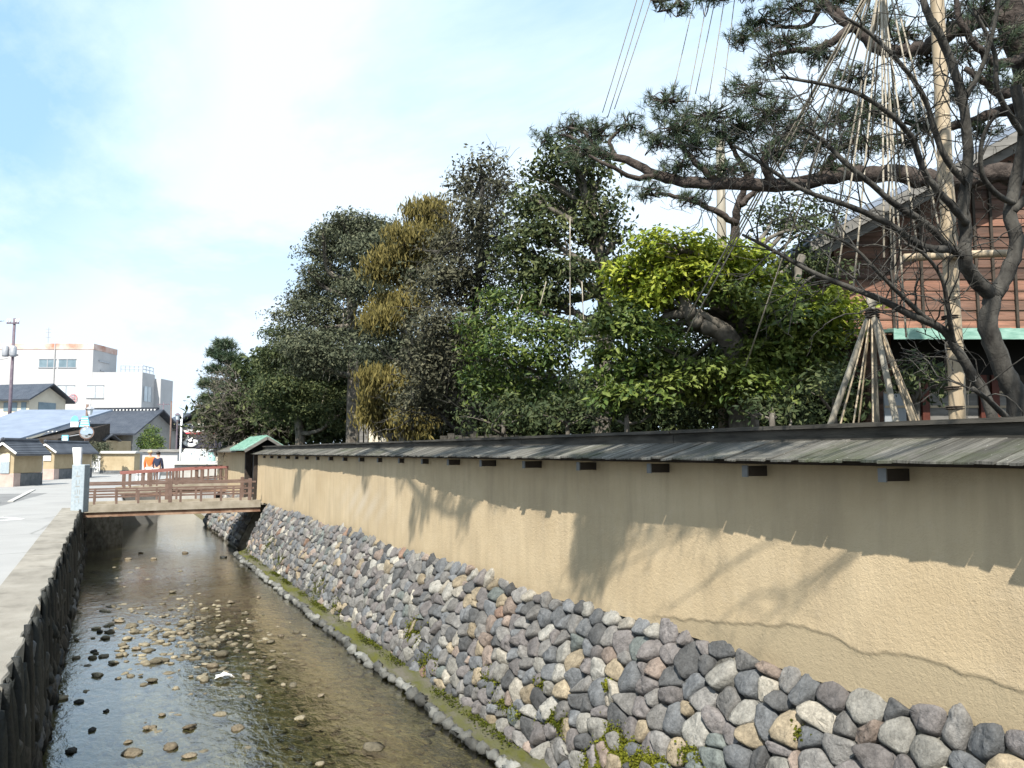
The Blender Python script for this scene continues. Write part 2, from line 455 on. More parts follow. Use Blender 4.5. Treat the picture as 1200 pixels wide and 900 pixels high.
co = t.co((0.6, 0.6, 1))
a = t.n('ShaderNodeAttribute', attribute_name='tint')
f = t.noise(2.2, 6, 0.65, t.co((0.35, .35, 3.0))); g = t.noise(5, 6, 0.7, t.co((0.4, .4, 9)))
col = t.ramp(f, [(0.3, (0.055, 0.034, 0.027)), (0.52, (0.18, 0.092, 0.066)), (0.72, (0.31, 0.165, 0.118))])
col = t.mix(1.0, col, t.ramp(a.outputs['Fac'], [(0, (.36, .42, .46)), (.5, (.85, .9, .9)), (1, (1.6, 1.5, 1.4))]), 'MULTIPLY')
col = t.mix(t.ramp(g, [(0.4, 0.0), (0.75, 0.5)]), col, (0.10, 0.085, 0.075))
MT['plank'] = t.done(col, 0.85, t.bump(g, 0.6, 0.02), 0.2)
MT['copper'] = mat_noisy('green_copper', (0.12, 0.25, 0.2), (0.28, 0.44, 0.37), 5, 0.6, 0.25, 30, 0.3, (1, 1, 5))
MT['greyboard'] = mat_noisy('grey_board', (0.12, 0.115, 0.105), (0.22, 0.21, 0.195), 3, 0.85, 0.3, 20, 0.2, (0.5, 0.5, 4))
MT['slate'] = mat_tiles('dark_slate_tiles', (0.035, 0.042, 0.058), (0.075, 0.085, 0.105), 2.2, 2.2)
MT['slate_fine'] = mat_tiles('black_blue_tiles', (0.04, 0.046, 0.06), (0.09, 0.1, 0.12), 4, 4)
MT['metalroof'] = mat_noisy('pale_blue_metal_roof', (0.17, 0.205, 0.265), (0.215, 0.255, 0.32), 1, 0.7, 0.1, 5, 0.2)
MT['white_render'] = mat_noisy('white_render', (0.42, 0.415, 0.415), (0.48, 0.475, 0.475), 0.5, 0.8, 0.1, 10)
MT['cream'] = mat_noisy('cream_plaster', (0.56, 0.5, 0.4), (0.66, 0.6, 0.49), 1, 0.9)
MT['mudwall'] = mat_noisy('brown_mud_plaster', (0.33, 0.26, 0.16), (0.43, 0.35, 0.23), 1.5, 0.95, 0.3, 30)
MT['grey_plaster'] = mat_noisy('grey_plaster', (0.25, 0.25, 0.24), (0.34, 0.34, 0.33), 1, 0.9)
MT['pinkstone'] = mat_noisy('pinkish_base_stone', (0.4, 0.3, 0.26), (0.52, 0.4, 0.35), 3, 0.9)
MT['darkstone'] = mat_noisy('dark_base_stone', (0.08, 0.085, 0.09), (0.15, 0.155, 0.16), 4, 0.9, 0.5, 12)
MT['granite'] = mat_noisy('blue_grey_granite', (0.26, 0.31, 0.345), (0.36, 0.41, 0.44), 14, 0.7, 0.3, 60)
MT['concrete'] = mat_noisy('concrete', (0.36, 0.35, 0.33), (0.48, 0.47, 0.44), 2, 0.9, 0.3, 40)
MT['white'] = mat_noisy('white_board', (0.76, 0.76, 0.74), (0.82, 0.82, 0.8), 2, 0.6, 0.05)
MT['glass'] = mat_noisy('window_glass', (0.10, 0.15, 0.18), (0.2, 0.27, 0.31), 0.6, 0.12, 0.02, 4, 0.6)
MT['paleglass'] = mat_noisy('curtained_window_glass', (0.4, 0.46, 0.5), (0.55, 0.6, 0.63), 0.8, 0.2, 0.02, 4, 0.6)
MT['steel'] = mat_noisy('grey_steel', (0.32, 0.33, 0.35), (0.42, 0.43, 0.45), 5, 0.45, 0.1, 30, 0.4, (1, 1, 1), 0.3)
MT['blue_sign'] = mat_noisy('sky_blue_sign_paint', (0.13, 0.5, 0.72), (0.18, 0.58, 0.78), 3, 0.5, 0.05)
MT['red'] = mat_noisy('red_paint', (0.5, 0.04, 0.06), (0.6, 0.07, 0.09), 4, 0.5, 0.05)
MT['indigo'] = mat_noisy('indigo_cloth', (0.035, 0.035, 0.055), (0.06, 0.058, 0.08), 3, 0.9, 0.1)
MT['brownpole'] = mat_noisy('brown_painted_pole', (0.13, 0.085, 0.07), (0.2, 0.14, 0.115), 4, 0.7)
MT['purplepole'] = mat_noisy('dark_utility_pole', (0.11, 0.085, 0.11), (0.17, 0.14, 0.16), 4, 0.7)
MT['rustband'] = mat_noisy('rust_stained_parapet', (0.42, 0.2, 0.14), (0.74, 0.66, 0.6), 0.45, 0.8, 0.1, 8)
MT['redpost'] = mat_noisy('red_brown_post', (0.07, 0.02, 0.013), (0.11, 0.034, 0.022), 5, 0.6)
MT['shoji'] = mat_noisy('grey_white_shoji', (0.24, 0.26, 0.275), (0.3, 0.32, 0.335), 2, 0.7, 0.05)
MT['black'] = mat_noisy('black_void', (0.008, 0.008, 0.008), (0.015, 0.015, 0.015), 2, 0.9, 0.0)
MT['orange'] = mat_noisy('orange_cloth', (0.62, 0.14, 0.04), (0.72, 0.2, 0.06), 6, 0.85)
MT['navy'] = mat_noisy('navy_cloth', (0.02, 0.025, 0.05), (0.035, 0.04, 0.07), 6, 0.85)
MT['palecloth'] = mat_noisy('pale_trouser_cloth', (0.55, 0.54, 0.5), (0.66, 0.65, 0.61), 6, 0.85)
MT['greycloth'] = mat_noisy('light_grey_cloth', (0.36, 0.38, 0.41), (0.45, 0.47, 0.5), 6, 0.85)
MT['skin'] = mat_noisy('skin', (0.48, 0.3, 0.22), (0.55, 0.35, 0.26), 6, 0.6)
MT['hair'] = mat_noisy('dark_hair', (0.015, 0.012, 0.01), (0.03, 0.025, 0.02), 30, 0.5)
MT['hairblond'] = mat_noisy('straw_hat', (0.5, 0.4, 0.24), (0.58, 0.48, 0.3), 30, 0.8)
MT['mint'] = mat_noisy('mint_green_paint', (0.3, 0.52, 0.46), (0.4, 0.6, 0.54), 4, 0.5)
MT['mirror'] = NT('convex_mirror').done((0.75, 0.78, 0.8), 0.05, None, 0.5, 1.0)
MT['rubber'] = mat_noisy('rubber', (0.02, 0.02, 0.02), (0.03, 0.03, 0.03), 5, 0.8)
#PART2
rng = np.random.default_rng(7)
random.seed(7)
CU0, CU1 = -0.6, 4.4          # canal trench left edge / right wall plane
WZ = -1.4                     # water level
VB = 27.3                     # far end of the long wall
# ================================================================== SETTING
rows = [(-40, CU0), (28.2, CU0), (29.6, 0.55), (36.7, 0.55), (38.0, 2.05), (47, 2.05)]
m = MB()
BIG = 3000
for (va, la), (vb, lb) in zip(rows, rows[1:]):
    m.add([(-BIG, va, 0), (la, va, 0), (lb, vb, 0), (-BIG, vb, 0)], [[0, 1, 2, 3]])
    m.add([(CU1, va, 0), (BIG, va, 0), (BIG, vb, 0), (CU1, vb, 0)], [[0, 1, 2, 3]])
m.add([(-BIG, -BIG, 0), (BIG, -BIG, 0), (BIG, -40, 0), (-BIG, -40, 0)], [[0, 1, 2, 3]])
m.add([(-BIG, 47, 0), (BIG, 47, 0), (BIG, BIG, 0), (-BIG, BIG, 0)], [[0, 1, 2, 3]])
tag(m.build('ground', MT['asphalt']), kind='structure')
m = MB()
m.add([(-3.0, -40, .004), (-1.06, -40, .004), (-1.06, 26.0, .004), (-3.0, 26.0, .004)], [[0, 1, 2, 3]])
m.add([(-3.0, 26.0, .004), (-0.62, 26.0, .004), (-0.62, 28.2, .004), (0.52, 29.6, .004), (0.52, 36.8, .004), (-2.0, 36.8, .004)], [[0, 1, 2, 3, 4, 5]])
m.add([(-14, 36.8, .004), (.6, 36.8, .004), (2.0, 38.0, .004), (2.0, 47.2, .004), (4.2, 47.2, .004), (6, 90, .004), (-14, 90, .004)], [[0, 1, 2, 3, 4, 5, 6]])
tag(m.build('road', MT['road']), kind='structure')
m = MB()
for y0, y1, x in ((-40, 30.8, -3.06), (30.8, 40, -2.7)):
    m.bb((x - .1, y0, -.05), (x + .06, y1, .035))
tag(m.build('road_edge_gutter', MT['concrete']), kind='structure')
m = MB()
m.add([(4.75, -40, .02), (60, -40, .02), (60, 60, .02), (4.75, 60, .02)], [[0, 1, 2, 3]])
tag(m.build('garden_soil', MT['soil']), kind='structure')
# painted arrow on the road
m = MB()
pts = [(-2.62, 22.3), (-1.75, 22.75), (-1.72, 23.15), (-2.2, 23.5), (-2.62, 23.55)]
for p, q in ((pts[0], pts[1]), (pts[1], pts[3]), (pts[3], pts[4])):
    d = np.array(q) - np.array(p); nrm = np.array([-d[1], d[0]]) / np.linalg.norm(d) * .075
    m.add([(*(np.array(p) - nrm), .008 + .001 * m.n), (*(np.array(q) - nrm), .008 + .001 * m.n), (*(np.array(q) + nrm), .008 + .001 * m.n), (*(np.array(p) + nrm), .008 + .001 * m.n)], [[0, 1, 2, 3]])
tag(m.build('road_marking', MT['white_paint'], base=False), kind='structure')
m = MB()
m.bb((CU0 - .3, -40, WZ - .5), (CU1 + .3, 47.2, WZ - .1))
tag(m.build('canal_bed', MT['bed']), kind='structure')
m = MB()
m.add([(CU0 - .2, -40, WZ), (3.9, -40, WZ), (3.9, 47.1, WZ), (CU0 - .2, 47.1, WZ)], [[0, 1, 2, 3]])
tag(m.build('water', MT['water']), kind='structure')
# kerb of stone slabs along the canal
m = MB(); y = -6.0
while y < 26.0:
    L = rng.uniform(1.2, 1.8); y2 = min(y + L, 26.0)
    j = rng.normal(0, .012, 4)
    x0, x1 = -1.05, CU0 + .03 + j[0]
    n = 9
    ys = np.linspace(y + .003, y2 - .003, n)
    edge = x1 + rng.normal(0, .012, n)
    top = .055 + j[1] * .2
    V = []; F = []
    for k in range(n):
        V += [(x0, ys[k], -.2), (x0, ys[k], top), (edge[k] - .012, ys[k], top + rng.normal(0, .003)), (edge[k], ys[k], top - .014), (edge[k] - .01, ys[k], -.34)]
    for k in range(n - 1):
        for q in range(4):
            a_ = k * 5 + q; F.append([a_, a_ + 5, a_ + 6, a_ + 1])
    F.append([0, 1, 2, 3, 4]); F.append([(n - 1) * 5 + q for q in (4, 3, 2, 1, 0)])
    m.add(V, F, np.array([1, 1, 1, 1]) * rng.uniform(0, 1))
    y = y2
kerb = m.build('canal_kerb', MT['kerb'], attr=True)
tag(kerb, kind='structure')
# ------------------------------------------------------------------ stones fitted into a face
def clip(poly, a, b, dw=0.0):
    """keep the part of poly nearer to a than to b"""
    n = b - a; mid = (a + b) / 2 + n * dw / (2 * n.dot(n)); out = []
    for i in range(len(poly)):
        p, q = poly[i], poly[(i + 1) % len(poly)]
        dp, dq = (p - mid).dot(n), (q - mid).dot(n)
        if dp <= 0: out.append(p)
        if dp * dq < 0: out.append(p + (q - p) * dp / (dp - dq))
    return out
def gen_stones(mb, s0, s1, T, ds, dt, fr, colf, seed, bulge=.06, jit=.3, gap=.9):
    r = np.random.default_rng(seed)
    nr = max(1, int(round(T / dt))); dt = T / nr
    wt = {}; idx = {}
    ns = int((s1 - s0) / ds)
    for i in range(-1, nr + 1):
        for k in range(-1, ns + 2):
            p = np.array([s0 + (k + (.5 if i % 2 else 0)) * ds + r.uniform(-jit, jit) * ds, (i + .5) * dt + r.uniform(-jit, jit) * dt * .75])
            idx[(i, k)] = p; wt[(i, k)] = r.uniform(-.22, .22) * ds * dt
    for (i, k), p in idx.items():
        if i < 0 or i >= nr or k < 0 or k > ns: continue
        poly = [p + np.array(q) for q in ((-ds, -dt), (ds, -dt), (ds, dt), (-ds, dt))]
        for di in (-1, 0, 1):
            for dk in (-2, -1, 0, 1, 2):
                if (di or dk) and (i + di, k + dk) in idx:
                    poly = clip(poly, p, idx[(i + di, k + dk)], wt[(i, k)] - wt[(i + di, k + dk)])
                    if len(poly) < 3: break
            if len(poly) < 3: break
        if len(poly) < 3: continue
        for _ in range(1 if r.random() < .55 else 2):                                          # round the corners
            poly = [q for a_, b_ in zip(poly, poly[1:] + poly[:1]) for q in (a_ * .8 + b_ * .2, a_ * .2 + b_ * .8)]
        poly = np.array(poly)
        ang = np.arctan2(*(poly - poly.mean(0)).T[::-1]); poly = poly[np.argsort(ang)]
        c = poly.mean(0); n = len(poly)
        th = bulge * r.uniform(.5, 1.35); tx, ty = r.normal(0, .18, 2)
        V = []
        ph = r.uniform(0, 6.28, 4)
        for sc, h in ((gap * 1.0, -.06), (gap * .985, -.005), (gap * .92, .55 * th), (gap * .76, .9 * th), (gap * .4, 1.0 * th)):
            q = c + (poly - c) * sc
            aa = np.arctan2(*(q - c).T[::-1])
            lump = 1 + .16 * np.sin(2 * aa + ph[0]) + .12 * np.sin(3 * aa + ph[1]) + .08 * np.sin(5 * aa + ph[2])
            hh = (h * lump if h > 0 else h + 0 * aa) + ((q - c) @ np.array([tx, ty]) if h > 0 else 0)
            V.append(np.column_stack([q, hh + r.normal(0, .0035, n)]))
        V.append(np.array([[c[0], c[1], th]]))
        V = np.concatenate(V)
        F = []
        i_ = np.arange(4)[:, None] * n; j = np.arange(n)[None, :]; j2 = (j + 1) % n
        base = mb.n
        col = np.array([*colf(r, c), 1.0])
        cv = np.tile(col, (len(V), 1)); cv[:, :3] *= (1 + r.normal(0, .05, len(V)))[:, None]
        mb.add(fr(V), np.stack([i_ + j, i_ + j2, i_ + n + j2, i_ + n + j], -1).reshape(-1, 4), cv)
        mb.F.append(np.stack([4 * n + np.arange(n), 4 * n + (np.arange(n) + 1) % n, np.full(n, 5 * n)], -1) + base)
PAL = [((.235, .235, .24), 5), ((.19, .205, .23), 4), ((.22, .21, .22), 4), ((.35, .35, .34), 2.6), ((.36, .31, .235), 1.5), ((.33, .275, .25), 1.0), ((.195, .225, .23), .9), ((.115, .12, .13), 2.2), ((.46, .44, .4), .8), ((.3, .21, .17), .35)]
PW = np.array([q for _, q in PAL]); PW = PW / PW.sum()
def col_emb(r, c):
    k = np.array(PAL[r.choice(len(PAL), p=PW)][0]) * r.uniform(.52, .86) * np.array([1.04, 1.0, .92])
    return k
# ================================================================== LEFT CANAL WALL (shaded, wet)
left = thing('canal_retaining_wall', 'dark wet stone retaining wall in shade under the road kerb', 'retaining wall', (CU0, 11, WZ))
def fr_left(V):
    s_, t_, h = V.T
    return np.column_stack([CU0 + .12 - .13 * (t_ / 1.4) + h * .8, s_, WZ - .1 + t_])
m = MB()
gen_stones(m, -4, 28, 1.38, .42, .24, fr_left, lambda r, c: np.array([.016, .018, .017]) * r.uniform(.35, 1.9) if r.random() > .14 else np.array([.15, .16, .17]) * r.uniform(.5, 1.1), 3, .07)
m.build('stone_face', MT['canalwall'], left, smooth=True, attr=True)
m = MB()
m.add([(CU0 + .1, -40, WZ - .3), (CU0 + .1, 28.3, WZ - .3), (CU0 - .02, 28.3, -.05), (CU0 - .02, -40, -.05)], [[0, 1, 2, 3]])
m.add([(CU0, 28.2, WZ - .3), (.57, 29.6, WZ - .3), (.57, 29.6, -.004), (CU0, 28.2, -.004)], [[0, 1, 2, 3]])
m.add([(.57, 29.6, WZ - .3), (.57, 36.7, WZ - .3), (.57, 36.7, -.004), (.57, 29.6, -.004)], [[0, 1, 2, 3]])
m.build('backing', MT['mortar'], left)
m = MB(); m.add([(.55, 36.7, WZ - .3), (2.05, 38.0, WZ - .3), (2.05, 38.0, -.004), (.55, 36.7, -.004)], [[0, 1, 2, 3]]); m.add([(2.05, 38, WZ - .3), (2.05, 47, WZ - .3), (2.05, 47, -.004), (2.05, 38, -.004)], [[0, 1, 2, 3]]); m.add([(2, 47, WZ - .3), (4.5, 47, WZ - .3), (4.5, 47, -.004), (2, 47, -.004)], [[0, 1, 2, 3]]); m.add([(4.35, 36.7, WZ - .3), (4.4, 47, WZ - .3), (4.4, 47, -.004), (4.4, 36.7, -.004)], [[0, 1, 2, 3]]); m.build('concrete_lining', MT['concrete'], left)
# upright pointed stones standing against the kerb
LBU = 'dark pointed upright slab standing against the canal side of the pale kerb'
y = 4.2
while y < 25.5:
    m = MB(); wd = rng.uniform(.09, .24); h1 = .03 + rng.uniform(-.16, .12); ln = rng.normal(0, .06); th = rng.uniform(.05, .08)
    n = 7; V = []
    prof = [(0, 1), (.35, 1.05), (.6, .92), (.8, .68), (.93, .38), (1, .08)]
    z0 = -1.0
    for (tt, ww) in prof:
        for q in range(6):
            a_ = q * math.pi / 3
            V.append((CU0 + .10 - .05 * tt + math.cos(a_) * th * (.5 + .5 * ww) * .8 + rng.normal(0, .006), y + ln * tt + math.sin(a_) * wd * .5 * ww + rng.normal(0, .008), z0 + tt * (h1 - z0)))
    F = [[k * 6 + q, k * 6 + (q + 1) % 6, k * 6 + 6 + (q + 1) % 6, k * 6 + 6 + q] for k in range(5) for q in range(6)] + [[30, 31, 32, 33, 34, 35]]
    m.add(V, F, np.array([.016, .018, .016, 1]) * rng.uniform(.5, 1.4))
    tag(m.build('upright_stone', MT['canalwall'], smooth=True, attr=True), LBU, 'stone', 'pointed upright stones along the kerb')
    y += rng.uniform(.3, .72)
# ================================================================== RIGHT STONE EMBANKMENT
emb = thing('stone_embankment', 'rounded river stone embankment carrying the tan plaster wall above the water', 'embankment', (3.9, 11, WZ))
def bz(v): return .08 + .10 * np.exp(-np.maximum(v - 2, 0) / 3.0) + .03 * np.sin(v * 1.3) * 1.0
def fr_right(V):
    s_, t_, h = V.T
    T = t_ / 1.72
    top = bz(s_)
    x = 3.76 + .66 * T - .06 * np.sin(T * 3.14) ; z = -1.32 + (top + 1.32 - .02) * T
    nx, nz = -.90, .43
    return np.column_stack([x + nx * h, s_, z + nz * h])
m = MB()
gen_stones(m, -2, 25.2, 1.72, .218, .172, fr_right, col_emb, 11, .04, .42, .965)
gen_stones(m, 27.0, 36.5, 1.72, .3, .22, fr_right, lambda r, c: col_emb(r, c) * 1.25, 12, .07, .3, .93)
m.build('stones', MT['stone'], emb, smooth=True, attr=True)
m = MB()
vs = np.linspace(-40, 25.3, 120)
for k in range(len(vs) - 1):
    a_, b_ = vs[k], vs[k + 1]
    V = fr_right(np.array([(a_, -.2, -.035), (b_, -.2, -.035), (b_, .9, -.035), (a_, .9, -.035), (b_, 1.72, -.04), (a_, 1.72, -.04)]))
    m.add(V, [[0, 3, 2, 1], [3, 5, 4, 2]])
V = fr_right(np.array([(25.3, -.2, -.03), (25.3, 1.72, -.03)]))
m.add([V[0], V[1], (5.2, 25.3, .05), (5.2, 25.3, -1.8)], [[0, 1, 2, 3]])
m.bb((5.0, 25.3, -1.8), (5.2, 27.0, .02))
V = fr_right(np.array([(27.0, -.2, -.03), (27.0, 1.72, -.03), (36.7, 1.72, -.03), (36.7, -.2, -.03)]))
m.add([V[0], V[1], (5.2, 27.0, .05), (5.2, 27.0, -1.8)], [[0, 1, 2, 3]])
m.add(V, [[0, 1, 2, 3]])
m.build('backing', MT['mortar'], emb)
# mossy ledge and pale stones along the water
m = MB(); vs = np.arange(-2, 25.3, .12); V = []; F = []
for k, v in enumerate(vs):
    e = 3.47 + .02 * math.sin(v * 2.1) + rng.normal(0, .012)
    z = -1.30 + rng.normal(0, .012)
    V += [(e, v, WZ - .15), (e + .03, v, z - .03), (e + .16, v, z + rng.normal(0, .012)), (3.86, v, z + .05 + rng.normal(0, .015))]
    if k:
        for q in range(3):
            a_ = (k - 1) * 4 + q; F.append([a_, a_ + 1, a_ + 5, a_ + 4])
m.add(V, F); m.build('mossy_ledge', MT['ledge'], emb, smooth=True)
m = MB(); v = -1.0
while v < 25.2:
    L = rng.uniform(.14, .34)
    c = (3.47 + .02 * math.sin(v * 2.1) + rng.normal(0, .02), v + L / 2, WZ + rng.uniform(.02, .05))
    b0 = len(m.V)
    m.sphere(c, (.07 * rng.uniform(.7, 1.2), L * .52, .065 * rng.uniform(.7, 1.2)), 10, 6, np.array([.17, .17, .155, 1]) * rng.uniform(.3, 1.4))
    m.V[-1] += rng.normal(0, .013, m.V[-1].shape)
    v += L * .95
m.build('edge_stones', MT['edge_stone'], emb, smooth=True, attr=True)
# leaf / moss card generator -------------------------------------------------
def unit(v): return v / (np.linalg.norm(v, axis=-1, keepdims=True) + 1e-9)
def leaves(mb, c, out, size, asp, r, tint, up=.35, rnd=.9, droop=0.0):
    N = len(c)
    n = unit(out * .7 + r.normal(0, rnd, (N, 3)) * .6 + np.array([0, 0, up]))
    t = unit(np.cross(n, r.normal(0, 1, (N, 3)))); 
    if droop: t = unit(t * (1 - droop) + np.array([0, 0, -1]) * droop + r.normal(0, .15, (N, 3))); n = unit(np.cross(t, np.cross(n, t)))
    b = np.cross(n, t)
    L = size * r.uniform(.5, 1.45, N)[:, None]; W = L * asp
    v0 = c - t * L * .5; v1 = c + b * W * .5 + n * W * .12; v2 = c + t * L * .5; v3 = c - b * W * .5 + n * W * .12
    V = np.stack([v0, v1, v2, v3], 1).reshape(-1, 3)
    F = np.arange(4 * N).reshape(-1, 4)
    A = np.repeat(np.clip(tint, 0, 1), 4)[:, None] * np.ones((1, 4)); A[:, 3] = 1
    mb.add(V, F, A)
# moss tufts between the stones
m = MB()
def moss_patch(s_, t_, rs, rt, n, br):
    n = int(n * 2.2)
    q = rng.normal(0, 1, (n, 2)) * (rs, rt) * .5 + (s_, t_)
    q = q[(q[:, 1] > -.05) & (q[:, 1] < 1.6)]
    c = fr_right(np.column_stack([q, rng.uniform(-.02, .04, len(q))]))
    leaves(m, c, np.tile([-.9, 0, .43], (len(c), 1)), .022, .8, rng, br + rng.normal(0, .25, len(c)), .3, .8)
def st_at(px, py):                      # pixel -> (s, t) on the stone face
    best = None
    for T in np.linspace(0, 1, 60):
        x = 3.76 + .66 * T
        p = on_u(px, py, x); z = -1.32 + (bz(p[1]) + 1.3) * T
        e = abs(p[2] - z)
        if best is None or e < best[0]: best = (e, p[1], T * 1.72)
    return best[1], best[2]
for (px, py, rs, rt, n, br) in [(730, 872, .26, .16, 1500, .55), (745, 893, .3, .12, 1500, .75), (712, 880, .12, .1, 500, .6), (775, 895, .16, .08, 700, .7), (700, 898, .2, .1, 700, .55), (488, 742, .28, .2, 1000, .5), (505, 775, .3, .15, 600, .4), (318, 640, .5, .3, 1300, .35), (330, 655, .8, .25, 1200, .35), (375, 690, .6, .4, 1300, .35), (290, 650, .5, .2, 600, .4), (395, 715, .5, .3, 700, .3), (575, 795, .3, .12, 500, .4), (640, 800, .12, .06, 250, .5), (720, 800, .06, .05, 200, .8), (600, 830, .4, .08, 500, .4), (820, 885, .15, .08, 350, .5), (550, 640, .1, .05, 150, .4), (940, 860, .1, .05, 150, .4), (655, 845, .25, .1, 500, .3)]:
    s_, t_ = st_at(px, py); moss_patch(s_, t_, rs, rt, n, br)
n = 14000
q = np.column_stack([rng.uniform(-1, 25, n), rng.normal(.1, .05, n)])
keep = np.sin(q[:, 0] * 1.7) + np.sin(q[:, 0] * 4.1 + 1) + rng.normal(0, .5, n) > .2
q = q[keep]
c = np.column_stack([3.60 + q[:, 1], q[:, 0], -1.285 + rng.uniform(0, .03, len(q))])
leaves(m, c, np.tile([0, 0, 1.0], (len(c), 1)), .026, .8, rng, .18 + rng.normal(0, .2, len(c)), .3, .8)
m.build('moss', MT['moss'], emb, attr=True)['kind'] = 'stuff'
# ================================================================== LONG EARTHEN WALL
wall = thing('earthen_wall', 'long tan plaster wall with a weathered shingle roof above the river stone embankment', 'wall', (4.6, 12, 0))
# plaster face as a fine sheet
vg = np.concatenate([np.arange(-4, 1.5, .25), np.arange(1.5, 7, .016), np.arange(7, 9, .03), np.arange(9, 16, .05), np.arange(16, VB + .05, .12)])
vg[-1] = VB
zg = np.linspace(0, 1, 130)
VV, ZZ = np.meshgrid(vg, zg, indexing='ij')
base_z = bz(VV) - .06
Z = base_z + (1.60 - base_z) * ZZ
def sm(a, b, x): q = np.clip((x - a) / (b - a), 0, 1); return q * q * (3 - 2 * q)
kx = np.arange(-5, 30, .045); rw = np.cumsum(rng.normal(0, .011, len(kx))); rw -= np.convolve(rw, np.ones(31) / 31, 'same')
line = .22 + bz(VV) + .045 * np.sin(VV * 1.9 + .5) + np.interp(VV, kx, rw) - .18 * sm(4.6, 6.2, VV)
low = (1 - sm(-.004, .004, Z - line)) * (1 - sm(5.6, 6.3, VV))
X = CU1 + .007 * low + .01 * np.sin(VV * .9) + .006 * np.sin(VV * 2.7 + Z * 3)
# crack line where the lower coat broke away, broken spot far along
ck = np.exp(-((Z - line) / .006) ** 2) * (1 - sm(5.6, 6.3, VV))
spot_v, spot_z = on_u(425, 590, CU1)[1], on_u(425, 590, CU1)[2]
pale = np.exp(-(((VV - spot_v) / 1.5) ** 2 + ((Z - spot_z) / .3) ** 2)) * (.6 + .4 * np.sin(VV * 9 + Z * 14))
ck2 = np.exp(-((Z - (spot_z + .33 - .5 * np.abs(VV - spot_v + 1.0))) / .02) ** 2) * (np.abs(VV - spot_v + 1.0) < .35)
bt = np.exp(-np.maximum(Z - bz(VV), 0) / .05) * (.35 + .3 * np.sin(VV * 3.7) * np.sin(VV * 1.1))
bt += .5 * np.exp(-np.maximum(Z - bz(VV), 0) / .16) * np.clip(np.sin(VV * .83 + 1) + .5 * np.sin(VV * 2.9), 0, 1) * .5
att = np.stack([low * .8, np.clip(pale, 0, 1) * .8, np.clip(.28 * ck + .45 * np.clip(bt, 0, 1), 0, 1), np.ones_like(low)], -1)
nz_, nv_ = len(zg), len(vg)
i = np.arange(nv_ - 1)[:, None] * nz_; j = np.arange(nz_ - 1)[None, :]
F = np.stack([i + j, i + j + 1, i + nz_ + j + 1, i + nz_ + j], -1).reshape(-1, 4)
m = MB(); m.add(np.stack([X, VV, Z], -1).reshape(-1, 3), F, att.reshape(-1, 4))
m.bb((CU1 + .05, -40, -.02), (CU1 + .34, VB - .03, 1.59), a=np.zeros(4))
m.add([(CU1, VB, .0), (CU1 + .34, VB, .0), (CU1 + .34, VB, 1.6), (CU1, VB, 1.6)], [[0, 1, 2, 3]], np.zeros(4))
m.add([(CU1, -40, .0), (CU1, -4, .0), (CU1, -4, 1.6), (CU1, -40, 1.6)], [[0, 1, 2, 3]], np.zeros(4))
m.build('plaster_body', MT['plaster'], wall, smooth=True, attr=True)
def ueave(v): return 4.075 + .12 * float(sm(9.0, 13.0, np.array(v)))
UR = 4.62
m = MB()
for course, (f0, f1, lift) in ((1, (0.0, 1.0, .0)),):       # upper laid under lower ends; f=0 eave, 1 ridge
    v = -4.0
    while v < VB + .15:
        wd = rng.uniform(.055, .15); e = ueave(v)
        if course == 0: pass
        u0 = e + (UR - e) * f0 + rng.normal(0, .005) - (.03 if rng.random() < .03 else 0); u1 = e + (UR - e) * f1
        zz0 = 1.535 + .15 * (u0 - e) / (UR - e); zz1 = 1.535 + .15 * (u1 - e) / (UR - e)
        li = abs(rng.normal(0, .004)); tk = rng.uniform(.010, .016)
        if rng.random() < .05: li += .01
        sk = rng.normal(0, .003)
        V = [(u0, v + .003 + sk, zz0 + li), (u1, v + .001, zz1 + li * .6), (u1, v + wd - .001, zz1 + li * .6), (u0 + rng.normal(0, .004), v + wd - .003 + sk, zz0 + li + rng.normal(0, .003))]
        V += [(x, y_, z_ + tk) for x, y_, z_ in V]
        m.add(V, [[3, 2, 1, 0], [4, 5, 6, 7], [0, 1, 5, 4], [1, 2, 6, 5], [2, 3, 7, 6], [3, 0, 4, 7]], np.ones(4) * np.clip(rng.normal(.5, .25), 0, 1))
        v += wd
# the far side of the little roof
m.add([(UR, -4, 1.69), (UR, VB + .1, 1.69), (5.15, VB + .1, 1.53), (5.15, -4, 1.53), (UR, -4, 1.66), (UR, VB + .1, 1.66), (5.15, VB + .1, 1.5), (5.15, -4, 1.5)], [[0, 1, 2, 3], [7, 6, 5, 4], [3, 2, 6, 7], [0, 4, 5, 1], [0, 3, 7, 4], [1, 5, 6, 2]], np.ones(4) * .4)
m.build('shingle_roof', MT['shingle'], wall, attr=True)
m = MB(); v = -4.0
for L in (3.9, 2.6, 3.4, 3.0, 3.9, 3.4, 3.8, 3.9, 3.6):
    e = min(v + L, VB + .12)
    if e - v < .2: break
    h = rng.normal(0, .004)
    m.bb((UR - .06 + h, v, 1.66), (UR - .025 + h, e - .006, 1.765 + h)); m.bb((UR + .02, v, 1.66), (UR + .06, e - .006, 1.765 + h)); m.bb((UR - .1, v + .01, 1.768 + h), (UR + .1, e - .012, 1.797 + h))
    v = e
m.build('ridge_board', MT['ridge'], wall)
m = MB()
m.bb((4.26, -4, 1.515), (4.32, VB, 1.55)); m.prism([(4.12, 1.541), (4.60, 1.667), (4.60, 1.675), (4.12, 1.546)], -4, 10.5, axis='y'); m.prism([(4.22, 1.528), (4.60, 1.665), (4.60, 1.675), (4.22, 1.533)], 10.5, VB, axis='y'); m.bb((4.325, -4, 1.555), (4.9, VB, 1.60))  # batten plus thin under-boards added to stop sun leaking between the shingles
m.build('eave_batten_light_stop', MT['darkwood'], wall)
v = 1.05
